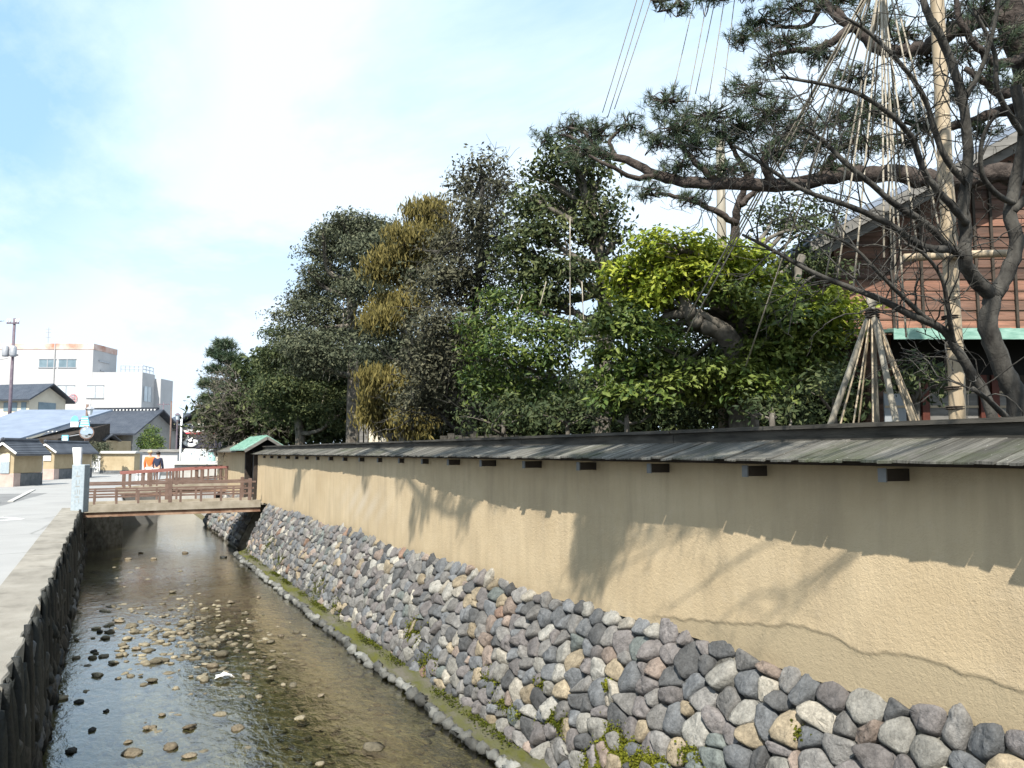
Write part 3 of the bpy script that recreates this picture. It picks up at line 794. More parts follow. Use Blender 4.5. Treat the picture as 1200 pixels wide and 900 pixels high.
while v < VB - .5:
    e = ueave(v) + .13
    b = MB().bb((e, v - .026, 1.425), (4.46, v + .026, 1.5)).build('bracket', MT['darkwood'], wall, bevel=.003)
    MB().bb((e - .012, v - .029, 1.42), (e - .001, v + .029, 1.504)).build('end_cap', MT['bracket_end_grey'], b)  # end face coloured a paler grey than the bracket body
    v += 1.18
# ================================================================== GATE AND THE WALL BEYOND
gate = thing('roofed_gate', 'small wall gate with a green copper gable roof and dark doorway at the wooden bridge', 'gate', (4.5, 28.4, 0))
m = MB()
for vv in (27.55, 29.35): m.bb((4.3, vv - .09, 0), (4.5, vv + .09, 1.75))
m.bb((4.3, 27.45, 1.75), (4.5, 29.45, 1.9)); m.bb((4.9, 27.45, 0), (5.0, 29.45, 1.9))
m.build('post_frame', MT['darkwood'], gate)
MB().bb((4.52, 27.64, 0.02), (4.58, 29.26, 1.74)).build('dark_opening', MT['black'], gate)  # black sheet painted as the darkness of the open gateway
m = MB()
g0, g1 = 27.15, 30.6
E0, RG = (3.95, 1.66), (4.66, 2.10)
for sgn in (1, -1):
    xe = RG[0] - sgn * (RG[0] - E0[0])
    m.add([(xe, g0, E0[1]), (RG[0], g0, RG[1]), (RG[0], g1, RG[1]), (xe, g1, E0[1]), (xe, g0, E0[1] + .05), (RG[0], g0, RG[1] + .05), (RG[0], g1, RG[1] + .05), (xe, g1, E0[1] + .05)], [[0, 1, 2, 3], [4, 7, 6, 5], [0, 4, 5, 1], [0, 3, 7, 4], [3, 2, 6, 7]])
for vv in np.arange(g0 + .25, g1, .32): m.beam((E0[0], vv, E0[1] + .06), (RG[0], vv, RG[1] + .06), .03, .03)
rf = m.build('copper_roof', MT['copper'], gate)
m = MB(); m.prism([(E0[0] + .12, E0[1] - .03), (RG[0], RG[1] - .03), (2 * RG[0] - E0[0] - .12, E0[1] - .03)], g0 + .28, g0 + .32, axis='y')
m.build('gable_board', MT['black'], gate)
m = MB()
for sgn in (1, -1):
    xe = RG[0] - sgn * (RG[0] - E0[0]); m.beam((xe, g0 - .012, E0[1] - .03), (RG[0], g0 - .012, RG[1] - .03), .03, .09)
m.build('bargeboard', MT['greyboard'], gate)
far = thing('earthen_wall', 'short tan plaster wall beyond the green roofed gate', 'wall', (4.5, 33, 0))
m = MB(); m.bb((CU1, 29.5, 0), (CU1 + .34, 38, 1.62), a=np.zeros(4)); m.build('plaster_body', MT['plaster'], far, attr=True)
m = MB()
m.add([(4.0, 29.5, 1.6), (UR, 29.5, 1.85), (UR, 38.1, 1.85), (4.0, 38.1, 1.6), (4.0, 29.5, 1.64), (UR, 29.5, 1.9), (UR, 38.1, 1.9), (4.0, 38.1, 1.64)], [[0, 1, 2, 3], [4, 7, 6, 5], [0, 4, 5, 1], [3, 2, 6, 7], [0, 3, 7, 4]], np.ones(4) * .6)
m.add([(5.2, 29.5, 1.6), (UR, 29.5, 1.85), (UR, 38.1, 1.85), (5.2, 38.1, 1.6)], [[0, 1, 2, 3]], np.ones(4) * .6)
m.build('shingle_roof', MT['shingle'], far, attr=True)
# ================================================================== BRIDGES
def bridge(label, v0, width, u0, u1, z0, z1, red, rh):
    b = thing('footbridge', label, 'footbridge', (u0, v0, z0))
    sl = (z1 - z0) / (u1 - u0)
    zz_ = lambda u: z0 + sl * (u - u0)
    m = MB(); u = u0 - .25
    while u < u1 + .3:
        m.beam((u + .1, v0 + .02, zz_(u)), (u + .1, v0 + width - .02, zz_(u)), .19, .06); u += .2
    m.build('deck_planks', MT['deck'], b)
    m = MB()
    for vv in (v0 + .05, v0 + width - .05): m.beam((u0 - .25, vv, zz_(u0) + .06), (u1 + .3, vv, zz_(u1) + .06), .12, .12)
    for vv in (v0 - .012,): m.beam((u0 - .25, vv, zz_(u0) - .02), (u1 + .3, vv, zz_(u1) - .02), .02, .16)
    m.build('side_kerb', MT['deck'], b)
    m = MB()
    for vv in (v0 + .1, v0 + width - .1):
        m.beam((u0 - .3, vv, zz_(u0) - .16), (u1 + .3, vv, zz_(u1) - .16), .14, .14)
        m.beam((u0 - .3, vv, zz_(u0) - .225), (u1 + .3, vv, zz_(u1) - .225), .24, .02)
    m.build('steel_beam', MT['rust'], b)
    for si, vv in enumerate((v0 + .05, v0 + width - .05)):
        rl = MB(); N = 2 if not red else 4
        L = u1 - u0
        mat = MT['rail_red'] if red else MT['rail_brown']
        tr_ = MB(); tr_.beam((u0 - .12, vv, zz_(u0) + rh), (u1 + .15, vv, zz_(u1) + rh), .11 if red else .075, .085 if red else .05)
        tr_.build('top_rail', mat, b)
        mr = MB()
        for hh in ((rh * .42,) if red else (rh * .48, rh * .72)): mr.beam((u0, vv, zz_(u0) + hh), (u1 + .1, vv, zz_(u1) + hh), .05, .05)
        mr.build('mid_rail', MT['rail_brown'], b)
        for k in range(N + 1):
            uu = u0 + .02 + (L - .04) * k / N
            hp = rh + (0.02 if red else .1)
            MB().bb((uu - .05, vv - .05, zz_(uu) + (-.2 if si == 0 and k == 0 else 0)), (uu + .05, vv + .05, zz_(uu) + hp)).build('post', MT['rail_brown'], b, bevel=.008)
        nb = 8
        for k in range(nb):
            uu = u0 + L * (k + .5) / nb
            MB().bb((uu - .03, vv - .03, zz_(uu) + .1), (uu + .03, vv + .03, zz_(uu) + rh * (.72 if not red else .98))).build('baluster', MT['rail_brown'], b)
    return b
bridge('brown wooden footbridge with low grid railings nearest on the canal', 26.0, 1.7, -.55, 4.0, .0, .02, False, .68)
bridge('second footbridge behind with a sloping red brown top rail', 34.4, 1.9, .62, 4.35, .10, .32, True, .70)
# stele at the bridge end
c = P(93, 600, 21.9); c[2] = 0
st = thing('stone_pillar', 'blue grey granite pillar with carved strokes at the near end of the bridge', 'stone pillar', tuple(c), -TH)
m = MB(); m.bb((-.17, -.15, 0), (.17, .15, 1.27)); m.build('shaft', MT['granite'], st, local=True, bevel=.02)
m = MB()
for k, (x, y0, y1) in enumerate([(-.05, .25, .33), (.05, .25, .36), (0, .4, .43), (-.06, .48, .58), (.06, .48, .6), (0, .5, .62), (0, .68, .71), (-.04, .74, .86), (.05, .76, .86), (0, .95, .98), (-.02, 1.0, 1.1)]):
    m.bb((x - .008 - (.05 if y1 - y0 < .05 else 0), -.153, y0), (x + .008 + (.05 if y1 - y0 < .05 else 0), -.149, y1))
m.build('carved_strokes', MT['grey_plaster'], st, local=True)
# ================================================================== STONES IN THE STREAM
def pebble(mb, c, r3, col, rr, n=9, k=6):
    mb.sphere((0, 0, 0), 1.0, n, k, np.array([*col, 1.0]))
    V = mb.V[-1]
    f = 1 + .22 * np.sin(V @ rr.normal(0, 2.2, 3) + rr.uniform(0, 6)) + .14 * np.sin(V @ rr.normal(0, 4, 3) + rr.uniform(0, 6))
    V = V * f[:, None] * np.array(r3); a_ = rr.uniform(0, 6.28)
    mb.V[-1] = V @ np.array([[math.cos(a_), math.sin(a_), 0], [-math.sin(a_), math.cos(a_), 0], [0, 0, 1]]) + np.array(c)
BIGS = [(154, 882, .11), (200, 875, .09), (222, 886, .06), (110, 763, .07), (93, 822, .06), (83, 880, .09), (230, 757, .09), (250, 780, .11), (272, 792, .05), (290, 794, .07), (175, 853, .07), (222, 852, .09), (150, 869, .05), (212, 742, .1), (160, 760, .07), (217, 768, .07), (262, 653, .14), (217, 648, .1), (180, 655, .1), (270, 706, .09), (232, 725, .08), (165, 648, .08), (150, 655, .12), (172, 777, .08), (190, 838, .06), (278, 853, .08), (125, 833, .05), (108, 855, .07), (303, 700, .08), (330, 745, .07), (376, 815, .06), (140, 728, .1), (117, 740, .09)]
for k, (px, py, r) in enumerate(BIGS):
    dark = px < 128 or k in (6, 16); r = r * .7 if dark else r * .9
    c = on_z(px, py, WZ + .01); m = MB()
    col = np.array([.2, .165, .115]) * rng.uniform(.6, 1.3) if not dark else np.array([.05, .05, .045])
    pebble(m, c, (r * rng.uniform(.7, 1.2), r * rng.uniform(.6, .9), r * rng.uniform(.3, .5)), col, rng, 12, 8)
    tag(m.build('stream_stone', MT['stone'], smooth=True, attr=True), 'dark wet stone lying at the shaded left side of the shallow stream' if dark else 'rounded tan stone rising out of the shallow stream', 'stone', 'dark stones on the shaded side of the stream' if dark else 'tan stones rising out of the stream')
m = MB()
for k in range(1500):
    if k < 620:
        bar = rng.random() < .72; v = rng.normal(14.6, 1.9) if bar else rng.uniform(5, 24); u = rng.normal(1.15, .7)
    else: v = 4 + 20 * rng.random() ** 1.3; u = rng.uniform(-.4, 3.4)
    r = abs(rng.normal(.026, .018)) + .012
    if not (-.4 < u < 3.4): continue
    z = WZ - (.004 if bar else .03) + rng.uniform(-.02, .02) if k < 620 else WZ - .085
    col = (np.array([.19, .165, .115]) if k < 620 else np.array([.14, .125, .08])) * rng.uniform(.5, 1.6)
    pebble(m, (u, v, z), (r * 1.4, r * 1.1, r * .55), col, rng, 7, 5)
tag(m.build('stream_pebbles', MT['stone'], smooth=True, attr=True), 'small tan and grey pebbles scattered over the shallow stream bed', 'pebbles', None, 'stuff')
# crumpled litter
c = on_z(263, 794, WZ + .03); m = MB(); g = np.linspace(-1, 1, 7)
V = np.array([(x * .1 + rng.normal(0, .012), y * .07 + rng.normal(0, .012), .03 * rng.random() + .03 * (1 - abs(x))) for x in g for y in g]) + c
m.add(V, [[a_ * 7 + b_, a_ * 7 + b_ + 1, a_ * 7 + b_ + 8, a_ * 7 + b_ + 7] for a_ in range(6) for b_ in range(6)])
o = m.build('crumpled_bag', MT['white'], smooth=False); so = o.modifiers.new('thick', 'SOLIDIFY'); so.thickness = .004
tag(o, 'crumpled white plastic bag lying in the stream', 'litter')
#PART3
# ================================================================== VEGETATION
rv = np.random.default_rng(21)
def crs(pts, k=6):
    """smooth curve through points (Catmull-Rom)"""
    p = np.asarray(pts, float); p = np.vstack([2 * p[0] - p[1], p, 2 * p[-1] - p[-2]]); out = []
    for i in range(1, len(p) - 2):
        for t_ in np.linspace(0, 1, k, endpoint=False):
            out.append(.5 * ((2 * p[i]) + (-p[i - 1] + p[i + 1]) * t_ + (2 * p[i - 1] - 5 * p[i] + 4 * p[i + 1] - p[i + 2]) * t_ ** 2 + (-p[i - 1] + 3 * p[i] - 3 * p[i + 1] + p[i + 2]) * t_ ** 3))
    out.append(p[-2]); return np.array(out)
def limb(mb, pts, r0, r1, n=8, k=6, wob=.12, pw=1.0):
    c = crs(pts, k); N = len(c)
    rad = r0 + (r1 - r0) * np.linspace(0, 1, N) ** pw
    c[1:-1] += rv.normal(0, 1, (N - 2, 3)) * rad[1:-1, None] * wob
    rad = rad * (1 + rv.normal(0, .03, N))
    mb.tube(c, rad, n); return c, rad
def twig_tree(mb, p, d, L, r, lev, tips, spread=.7, grav=0.0, kids=(2, 4), nmin=4, bend=.22):
    """one twig with side twigs, bending as it grows"""
    n = 5 if lev > 0 else 4
    q = [np.array(p)]; d = unit(np.array(d))
    for i in range(n):
        d = unit(d + rv.normal(0, bend, 3) + np.array([0, 0, grav]))
        q.append(q[-1] + d * L / n)
    q = np.array(q)
    mb.tube(q, np.linspace(r, r * .5, len(q)), nmin, cap=False)
    tips.append((q[-1], d))
    if lev > 0:
        for _ in range(rv.integers(kids[0], kids[1] + 1)):
            f = rv.uniform(.25, 1.0); i = min(int(f * n), n - 1)
            s_ = unit(np.cross(d, rv.normal(0, 1, 3)))
            dd = unit(unit(q[i + 1] - q[i]) + s_ * spread * rv.uniform(.7, 1.4))
            twig_tree(mb, q[i] + (q[i + 1] - q[i]) * (f * n - i if f < 1 else 1), dd, L * rv.uniform(.45, .75), r * .6, lev - 1, tips, spread, grav, kids, max(3, nmin - 1), bend)
def blob(px, py, D, rx, ry, rd=None):
    s_ = D / FPX
    return P(px, py, D), np.array([rx * s_, (rd if rd else (rx + ry) / 2) * s_, ry * s_])
AX = np.array([RT, FH, [0, 0, 1]])
def crown_pts(blobs, dens, r, flat=.0, inner=.35):
    C = []; O = []; B = []
    for bi, (c, rad) in enumerate(blobs):
        area = 4 * math.pi * ((rad[0] * rad[1]) ** 1.6 / 3 + (rad[0] * rad[2]) ** 1.6 / 3 + (rad[1] * rad[2]) ** 1.6 / 3) ** (1 / 1.6)
        n = max(6, int(area * dens))
        d = unit(r.normal(0, 1, (n, 3)))
        d[:, 2] = np.where(r.random(n) < flat, np.abs(d[:, 2]), d[:, 2])
        lob = 1 + .16 * np.sin(d @ r.normal(0, 3, 3) + r.uniform(0, 6)) + .12 * np.sin(d @ r.normal(0, 5, 3) + r.uniform(0, 6))
        f = (1 - inner * r.random(n) ** 1.5) * lob
        C.append(c + (d * f[:, None] * rad) @ AX); O.append(d @ AX); B.append(np.full(n, bi))
    return np.concatenate(C), np.concatenate(O), np.concatenate(B)
def crown(mb, blobs, dens, per, cs, size, asp, r, tb=.45, tv=.2, flat=.4, droop=0.0, up=.35, inner=.35, rnd=.9, squash=.6):
    C, O, B = crown_pts(blobs, dens, r, flat, inner)
    n = len(C)
    ct = tb + r.normal(0, tv * .6, n)
    off = np.clip(r.normal(0, 1, (n, per, 3)), -1.7, 1.7) * cs * np.array([1, 1, squash])
    if droop: off[:, :, 2] -= np.abs(r.normal(0, 1, (n, per))) * cs * droop * 1.5
    c = (C[:, None, :] + off).reshape(-1, 3)
    o = unit(np.repeat(O, per, 0) + off.reshape(-1, 3) / cs * .4)
    leaves(mb, c, o, size, asp, r, np.repeat(ct, per) + r.normal(0, tv, n * per), up, rnd, droop)
    return C, B
def skeleton(mb, trunk, blobs, C, B, r0, r, branch=.05, per=5, n=7):
    """trunk, a limb to every blob and twigs out to some of its leaf clumps"""
    tc, tr_ = limb(mb, trunk, r0, r0 * .35, 9, 6, .08)
    for bi, (c, rad) in enumerate(blobs):
        k = np.argmin(np.linalg.norm(tc - (c - np.array([0, 0, .35 * np.linalg.norm(c - tc[len(tc) // 2])])), axis=1))
        k = min(k, len(tc) - 1); a_ = tc[k]
        mid = a_ * .45 + c * .55 + r.normal(0, .1, 3) * np.linalg.norm(c - a_) + np.array([0, 0, -.08 * np.linalg.norm(c - a_)])
        bc, br_ = limb(mb, [a_, mid, c], min(tr_[k] * .7, branch * 1.6), branch * .5, 6, 5, .15)
        sel = np.where(B == bi)[0]
        for q in r.choice(sel, min(per, len(sel)), False):
            s_ = bc[r.integers(len(bc) // 2, len(bc))]; e = C[q]
            mb.tube(crs([s_, (s_ + e) / 2 + r.normal(0, .08, 3) * np.linalg.norm(e - s_), e], 3), np.linspace(branch * .4, branch * .12, 7), 4, cap=False)
def tree(name, label, cat, trunk, blobs, mats, r0, leaf, group=None, branch=.05, per=5, extra=None, kind='crown', bark='bark_grey', seed=1):
    r = np.random.default_rng(seed)
    o = thing(name, label, cat, tuple(trunk[0]), 0, group)
    tm = MB()
    for i, (bl, mt, kw) in enumerate(zip(blobs, mats, leaf)):
        cm = MB(); C, B = crown(cm, bl, r=r, **kw)
        cm.build(kind, MT[mt], o, attr=True)
        if i == 0: skeleton(tm, trunk, bl, C, B, r0, r, branch, per)
        else:
            for bi, (c, rad) in enumerate(bl):
                sel = np.where(B == bi)[0]; a_ = trunk[-1] * .6 + trunk[-2] * .4
                a_ = trunk[np.argmin([np.linalg.norm(q - c) for q in trunk])]
                limb(tm, [a_, (a_ + c) / 2 + r.normal(0, .1, 3), c], branch, branch * .4, 6, 5, .15)
    if extra: extra(tm, r)
    tm.build('trunk', MT[bark], o, smooth=True)
    return o
def PP(L, D=None):
    return [P(q[0], q[1], q[2] if len(q) > 2 else D) for q in L]
def BL(L, D, rd=None):
    return [blob(q[0], q[1], q[4] if len(q) > 4 else D + rv.normal(0, .35) * D / 12, q[2], q[3], rd) for q in L]
def G0(px, D, z=0.0):
    p = P(px, 530, D); p[2] = z; return p
# --- dark evergreens at the far end of the garden
tree('evergreen_tree', 'tall dark grey green evergreen, left top of the tree mass, with bare pale trunk showing', 'tree',
     [G0(412, 27), P(414, 440, 27), P(412, 360, 27), P(415, 300, 27)],
     [BL([(412, 272, 42, 20), (388, 298, 32, 24), (432, 300, 35, 26), (385, 335, 34, 24), (450, 280, 35, 22), (402, 258, 9, 10), (428, 262, 10, 11), (378, 276, 9, 12), (362, 318, 9, 12), (352, 345, 9, 10), (366, 372, 42, 26), (415, 395, 40, 28), (370, 415, 45, 28), (425, 340, 35, 25)], 27)],
     ['leaf_grey'], .26, [dict(dens=11, per=46, cs=.24, size=.11, asp=.45, tb=.45, tv=.22, inner=.5, squash=.38)], branch=.07, per=10, seed=31)
tree('evergreen_tree', 'broad dark evergreen with rounded lower tiers just behind the far end of the wall', 'tree',
     [G0(352, 29), P(350, 480, 29), P(345, 430, 29), P(342, 400, 29)],
     [BL([(336, 398, 26, 18), (325, 430, 24, 18), (345, 420, 42, 26), (338, 455, 34, 20), (375, 455, 45, 24), (350, 482, 50, 18), (405, 480, 50, 24), (415, 440, 40, 26), (318, 462, 24, 14)], 29)],
     ['leaf_dark'], .2, [dict(dens=9, per=50, cs=.25, size=.115, asp=.42, tb=.52, tv=.24, inner=.5, squash=.38)], branch=.06, per=6, seed=32)
# --- small layered pine beyond the gate
def pine_pads(cm, tm, pads, D, r, dens=26, L=.1, w_=.006, nd=24, stem=None):
    for (px, py, rx, ry, *dd) in pads:
        c, rad = blob(px, py, dd[0] if dd else D, rx, ry)
        vol = rad[0] * rad[1]
        n = max(8, int(vol * dens))
        p = r.normal(0, 1, (n, 3)); p = unit(p) * (r.random(n) ** .4)[:, None]
        tips = c + (p * rad) @ AX
        for q in tips[:: 2]:
            s_ = c + (q - c) * .1 + r.normal(0, .06, 3) * rad
            mid = (s_ + q) / 2 + r.normal(0, .05, 3) - np.array([0, 0, .15 * np.linalg.norm(q - s_)])
            if tm is not None: tm.tube(crs([s_, mid, q], 3), np.linspace(.009, .004, 7) * (D / 8) ** .5, 3, cap=False)
        ax = unit((tips - c) * np.array([.6, .6, .2]) + np.array([0, 0, .35]) + r.normal(0, .25, (n, 3)))
        nn = unit(np.repeat(ax, nd, 0) * .75 + r.normal(0, .62, (n * nd, 3)))
        o = np.repeat(tips, nd, 0) - np.repeat(ax, nd, 0) * r.uniform(0, .09, n * nd)[:, None] * (L / .1)
        b = unit(np.cross(nn, r.normal(0, 1, (n * nd, 3)))) * w_ * .5
        ln = (L * r.uniform(.7, 1.25, n * nd))[:, None]
        V = np.stack([o - b, o + b, o + nn * ln], 1).reshape(-1, 3)
        tn = np.repeat(np.clip(np.repeat(r.normal(.5, .16, n), nd) + r.normal(0, .14, n * nd), 0, 1), 3)[:, None] * np.ones((1, 4))
        cm.add(V, np.arange(3 * n * nd).reshape(-1, 3), tn)
o = thing('pine_tree', 'small layered pine beyond the gate, leftmost of the trees', 'pine tree', tuple(G0(300, 38.5)))
r = np.random.default_rng(41); cm = MB(); tm = MB()
limb(tm, [G0(300, 38.5), P(298, 500, 38.5), P(283, 470, 38.5), P(272, 445, 38.5), P(266, 420, 38.5), P(264, 402, 38.5)], .16, .05, 8)
for a_, b_ in (((283, 470), (255, 465)), ((272, 445), (248, 452)), ((275, 450), (298, 455)), ((266, 420), (250, 418)), ((268, 425), (280, 432)), ((296, 490), (262, 482)), ((298, 495), (330, 488))):
    limb(tm, [P(*a_, 38.5), P((a_[0] + b_[0]) / 2, (a_[1] + b_[1]) / 2 - 3, 38.4), P(*b_, 38.4)], .07, .03, 6)
pine_pads(cm, tm, [(264, 402, 16, 6), (252, 412, 12, 6), (268, 418, 18, 7), (254, 432, 14, 6), (276, 435, 16, 7), (248, 449, 16, 7), (268, 453, 20, 8), (295, 450, 18, 9), (245, 466, 14, 6), (265, 473, 24, 8), (292, 470, 24, 9), (250, 482, 16, 5), (275, 492, 26, 8), (308, 478, 26, 10), (268, 508, 14, 5)], 38.5, r, 200, .3, .03, 24)
cm.build('crown', MT['needle'], o, attr=True); tm.build('trunk', MT['bark_grey'], o, smooth=True)
# --- leafless shrub in front of it
o = thing('bare_tree', 'bare twiggy brown tree leaning left behind the green copper gate roof', 'tree', tuple(G0(315, 33.5)))
tm = MB(); tips = []
for q in ([(318, 512), (305, 490), (285, 470), (275, 455)], [(318, 512), (300, 495), (280, 488), (258, 486)], [(318, 512), (290, 505), (270, 500), (250, 505)], [(318, 512), (330, 490), (345, 478), (365, 472)]):
    c, rad = limb(tm, [P(*p, 33.5) for p in q], .11, .03, 6)
    for k in range(5, len(c)):
        for _ in range(3): twig_tree(tm, c[k], c[k] - c[k - 1] + rv.normal(0, .25, 3), 1.1, .022, 2, tips, .8)
limb(tm, [G0(318, 33.5), P(318, 512, 33.5)], .14, .11, 7)
tm.build('trunk', MT['bark_grey'], o, smooth=True)
cm = MB(); tp = np.array([q[0] for q in tips]); tp = tp[rv.random(len(tp)) < .6]
leaves(cm, np.repeat(tp, 3, 0) + rv.normal(0, .08, (len(tp) * 3, 3)), np.tile([0, 0, 1.0], (len(tp) * 3, 1)), .12, .45, rv, rv.normal(.4, .2, len(tp) * 3))
cm.build('crown', MT['leaf_brown'], o, attr=True)
# --- golden drooping cypress
tree('golden_cypress', 'cypress with drooping golden brown foliage tiers in the middle of the tree mass', 'cypress tree',
     [G0(478, 21), P(476, 430, 21), P(478, 340, 21), P(490, 255, 21)],
     [BL([(502, 246, 30, 12), (480, 274, 27, 12), (512, 268, 24, 12), (468, 303, 32, 15), (452, 313, 22, 12), (490, 300, 24, 13), (462, 360, 33, 16), (445, 372, 22, 14), (480, 350, 22, 12), (446, 440, 26, 11), (468, 447, 18, 9), (436, 466, 14, 9), (455, 492, 22, 14), (432, 485, 14, 9), (485, 490, 24, 18)], 20.6),
      BL([(470, 330, 40, 22), (470, 390, 45, 30), (465, 420, 50, 30), (500, 440, 45, 30), (490, 475, 50, 28), (505, 310, 35, 35), (482, 322, 24, 8, 20.2), (472, 388, 30, 13, 20.2), (466, 412, 34, 12, 20.2), (500, 285, 18, 10, 20.3), (480, 462, 24, 10, 20.2)], 22)],
     ['leaf_gold', 'leaf_grey'], .22, [dict(dens=26, per=36, cs=.15, size=.15, asp=.22, tb=.55, tv=.2, droop=.75, flat=.8, inner=.3), dict(dens=8, per=22, cs=.25, size=.14, asp=.35, tb=.38, tv=.18)], branch=.05, per=8, seed=33)
# --- brown thin tree
def tw(tm, r):
    tips = []
    for (px, py) in [(540, 470), (530, 430), (560, 430), (520, 390), (560, 380), (545, 340), (520, 350), (565, 320), (540, 300), (575, 270), (550, 255), (560, 220), (500, 420), (505, 460), (585, 440), (585, 350)]:
        p = P(px, py + 25, 16.6)
        for _ in range(5): twig_tree(tm, p, rv.normal(0, .5, 3) + np.array([0, 0, .7]), 1.0, .016, 2, tips, .7)
tree('thin_tree', 'thin brownish tree with sparse leaves between the golden cypress and the tall dark tree', 'tree',
     [G0(556, 17), P(552, 430, 17), P(560, 330, 17), P(566, 200, 17)],
     [BL([(566, 200, 22, 16), (545, 222, 22, 16), (585, 225, 20, 18), (560, 255, 32, 24), (535, 290, 34, 28), (575, 300, 30, 28), (520, 335, 36, 30), (560, 350, 38, 30), (515, 385, 36, 30), (555, 400, 40, 30), (505, 430, 36, 28), (545, 450, 40, 28), (500, 470, 34, 22), (540, 488, 36, 18)], 17)],
     ['leaf_brown'], .13, [dict(dens=15, per=34, cs=.2, size=.1, asp=.42, tb=.45, tv=.2, inner=.6)], branch=.035, per=12, extra=tw, seed=34, bark='bark_plum')
# --- tall dark broadleaf in the middle
tree('evergreen_tree', 'tall dark broadleaf tree with a visible black trunk, left of the bright green tree', 'tree',
     [G0(703, 13), P(704, 470, 13), P(708, 390, 13), P(704, 300, 13), P(690, 240, 13), P(672, 185, 13)],
     [BL([(668, 182, 32, 18), (640, 205, 26, 18), (695, 208, 30, 18), (618, 238, 24, 18), (655, 240, 36, 20), (705, 245, 26, 18), (640, 275, 34, 20), (690, 275, 28, 18), (718, 282, 18, 12), (605, 285, 26, 20), (620, 318, 36, 20), (665, 318, 34, 18), (715, 310, 20, 14), (700, 335, 22, 14), (640, 350, 36, 18)], 13),
      BL([(598, 355, 36, 18), (575, 385, 34, 16), (620, 388, 40, 18), (660, 395, 34, 18), (590, 420, 42, 20), (635, 425, 36, 16), (600, 458, 40, 20), (570, 450, 28, 20), (650, 465, 38, 18), (620, 484, 45, 14)], 12.4)],
     ['leaf_dark', 'leaf_green'], .17, [dict(dens=17, per=40, cs=.15, size=.09, asp=.47, tb=.58, tv=.22, inner=.55, flat=.3), dict(dens=18, per=36, cs=.14, size=.085, asp=.42, tb=.5, tv=.24, flat=.6)], branch=.055, per=14, seed=35)
# --- bright cloud-pruned evergreen
def bigstub(tm, r):
    limb(tm, [G0(876, 10.6), P(872, 470, 10.6), P(868, 430, 10.4), P(850, 392, 10.2), P(822, 380, 10.1), P(806, 365, 10.1), P(800, 335, 10.2)], .2, .07, 10, 6, .14)
    limb(tm, [P(868, 430, 10.5), P(900, 400, 10.6), P(925, 360, 10.6), P(940, 300, 10.8)], .12, .05, 8)
    limb(tm, [P(806, 365, 10.1), P(780, 372, 10.2), P(755, 385, 10.3)], .07, .03, 7)
tree('cloud_pruned_tree', 'bright yellow green broadleaf tree pruned into rounded tiers with a thick crooked grey branch', 'tree',
     [G0(876, 10.6), P(874, 450, 10.6), P(870, 380, 10.7), P(860, 330, 10.7)],
     [BL([(795, 293, 46, 18), (765, 315, 42, 20), (830, 308, 50, 18), (800, 328, 62, 20), (750, 335, 36, 18), (725, 330, 18, 14), (870, 305, 34, 14), (780, 350, 40, 12), (860, 318, 34, 13), (880, 328, 28, 10), (735, 345, 22, 12), (840, 335, 34, 12), (980, 352, 22, 9), (965, 372, 34, 14), (995, 365, 20, 12), (910, 350, 30, 10, 10.2), (985, 390, 22, 9, 10.0)], 10.3),
      BL([(850, 452, 50, 12), (890, 465, 40, 12), (915, 432, 36, 13), (950, 420, 36, 14), (905, 372, 42, 18), (935, 378, 36, 18), (850, 345, 30, 11), (870, 425, 36, 15), (890, 402, 30, 14), (730, 366, 30, 14), (735, 385, 38, 22), (770, 405, 42, 24), (715, 425, 30, 22), (755, 440, 42, 20), (740, 470, 44, 18), (830, 462, 46, 14), (920, 345, 34, 12), (895, 355, 26, 12), (960, 398, 30, 12), (985, 390, 26, 12), (940, 440, 28, 12)], 10.2),
      BL([(930, 245, 42, 16), (955, 262, 36, 14), (905, 258, 26, 12), (935, 275, 40, 14), (925, 310, 44, 16), (960, 320, 40, 16), (860, 375, 45, 18), (900, 385, 50, 22), (950, 445, 48, 26), (870, 415, 40, 18), (790, 370, 36, 18), (815, 400, 48, 22), (800, 430, 50, 20), (855, 350, 50, 16), (700, 400, 34, 30), (705, 450, 40, 26), (790, 470, 55, 20), (860, 480, 60, 14)], 11.6),
      BL([(845, 436, 46, 11, 9.9), (885, 448, 36, 11, 9.9), (905, 415, 34, 12, 10.0), (945, 402, 34, 12, 10.0), (800, 452, 32, 11, 9.9), (925, 352, 28, 8, 10.1)], 9.95)],  # front lower tiers tinted lighter to stand for sunlight on them
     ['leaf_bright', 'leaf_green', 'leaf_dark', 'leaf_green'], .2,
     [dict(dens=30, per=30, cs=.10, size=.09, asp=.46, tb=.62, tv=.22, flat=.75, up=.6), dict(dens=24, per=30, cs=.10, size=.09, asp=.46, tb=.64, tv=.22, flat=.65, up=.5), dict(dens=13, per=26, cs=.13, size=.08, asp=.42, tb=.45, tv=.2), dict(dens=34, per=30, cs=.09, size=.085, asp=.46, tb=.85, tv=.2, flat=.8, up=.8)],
     branch=.045, per=7, extra=bigstub, seed=36)
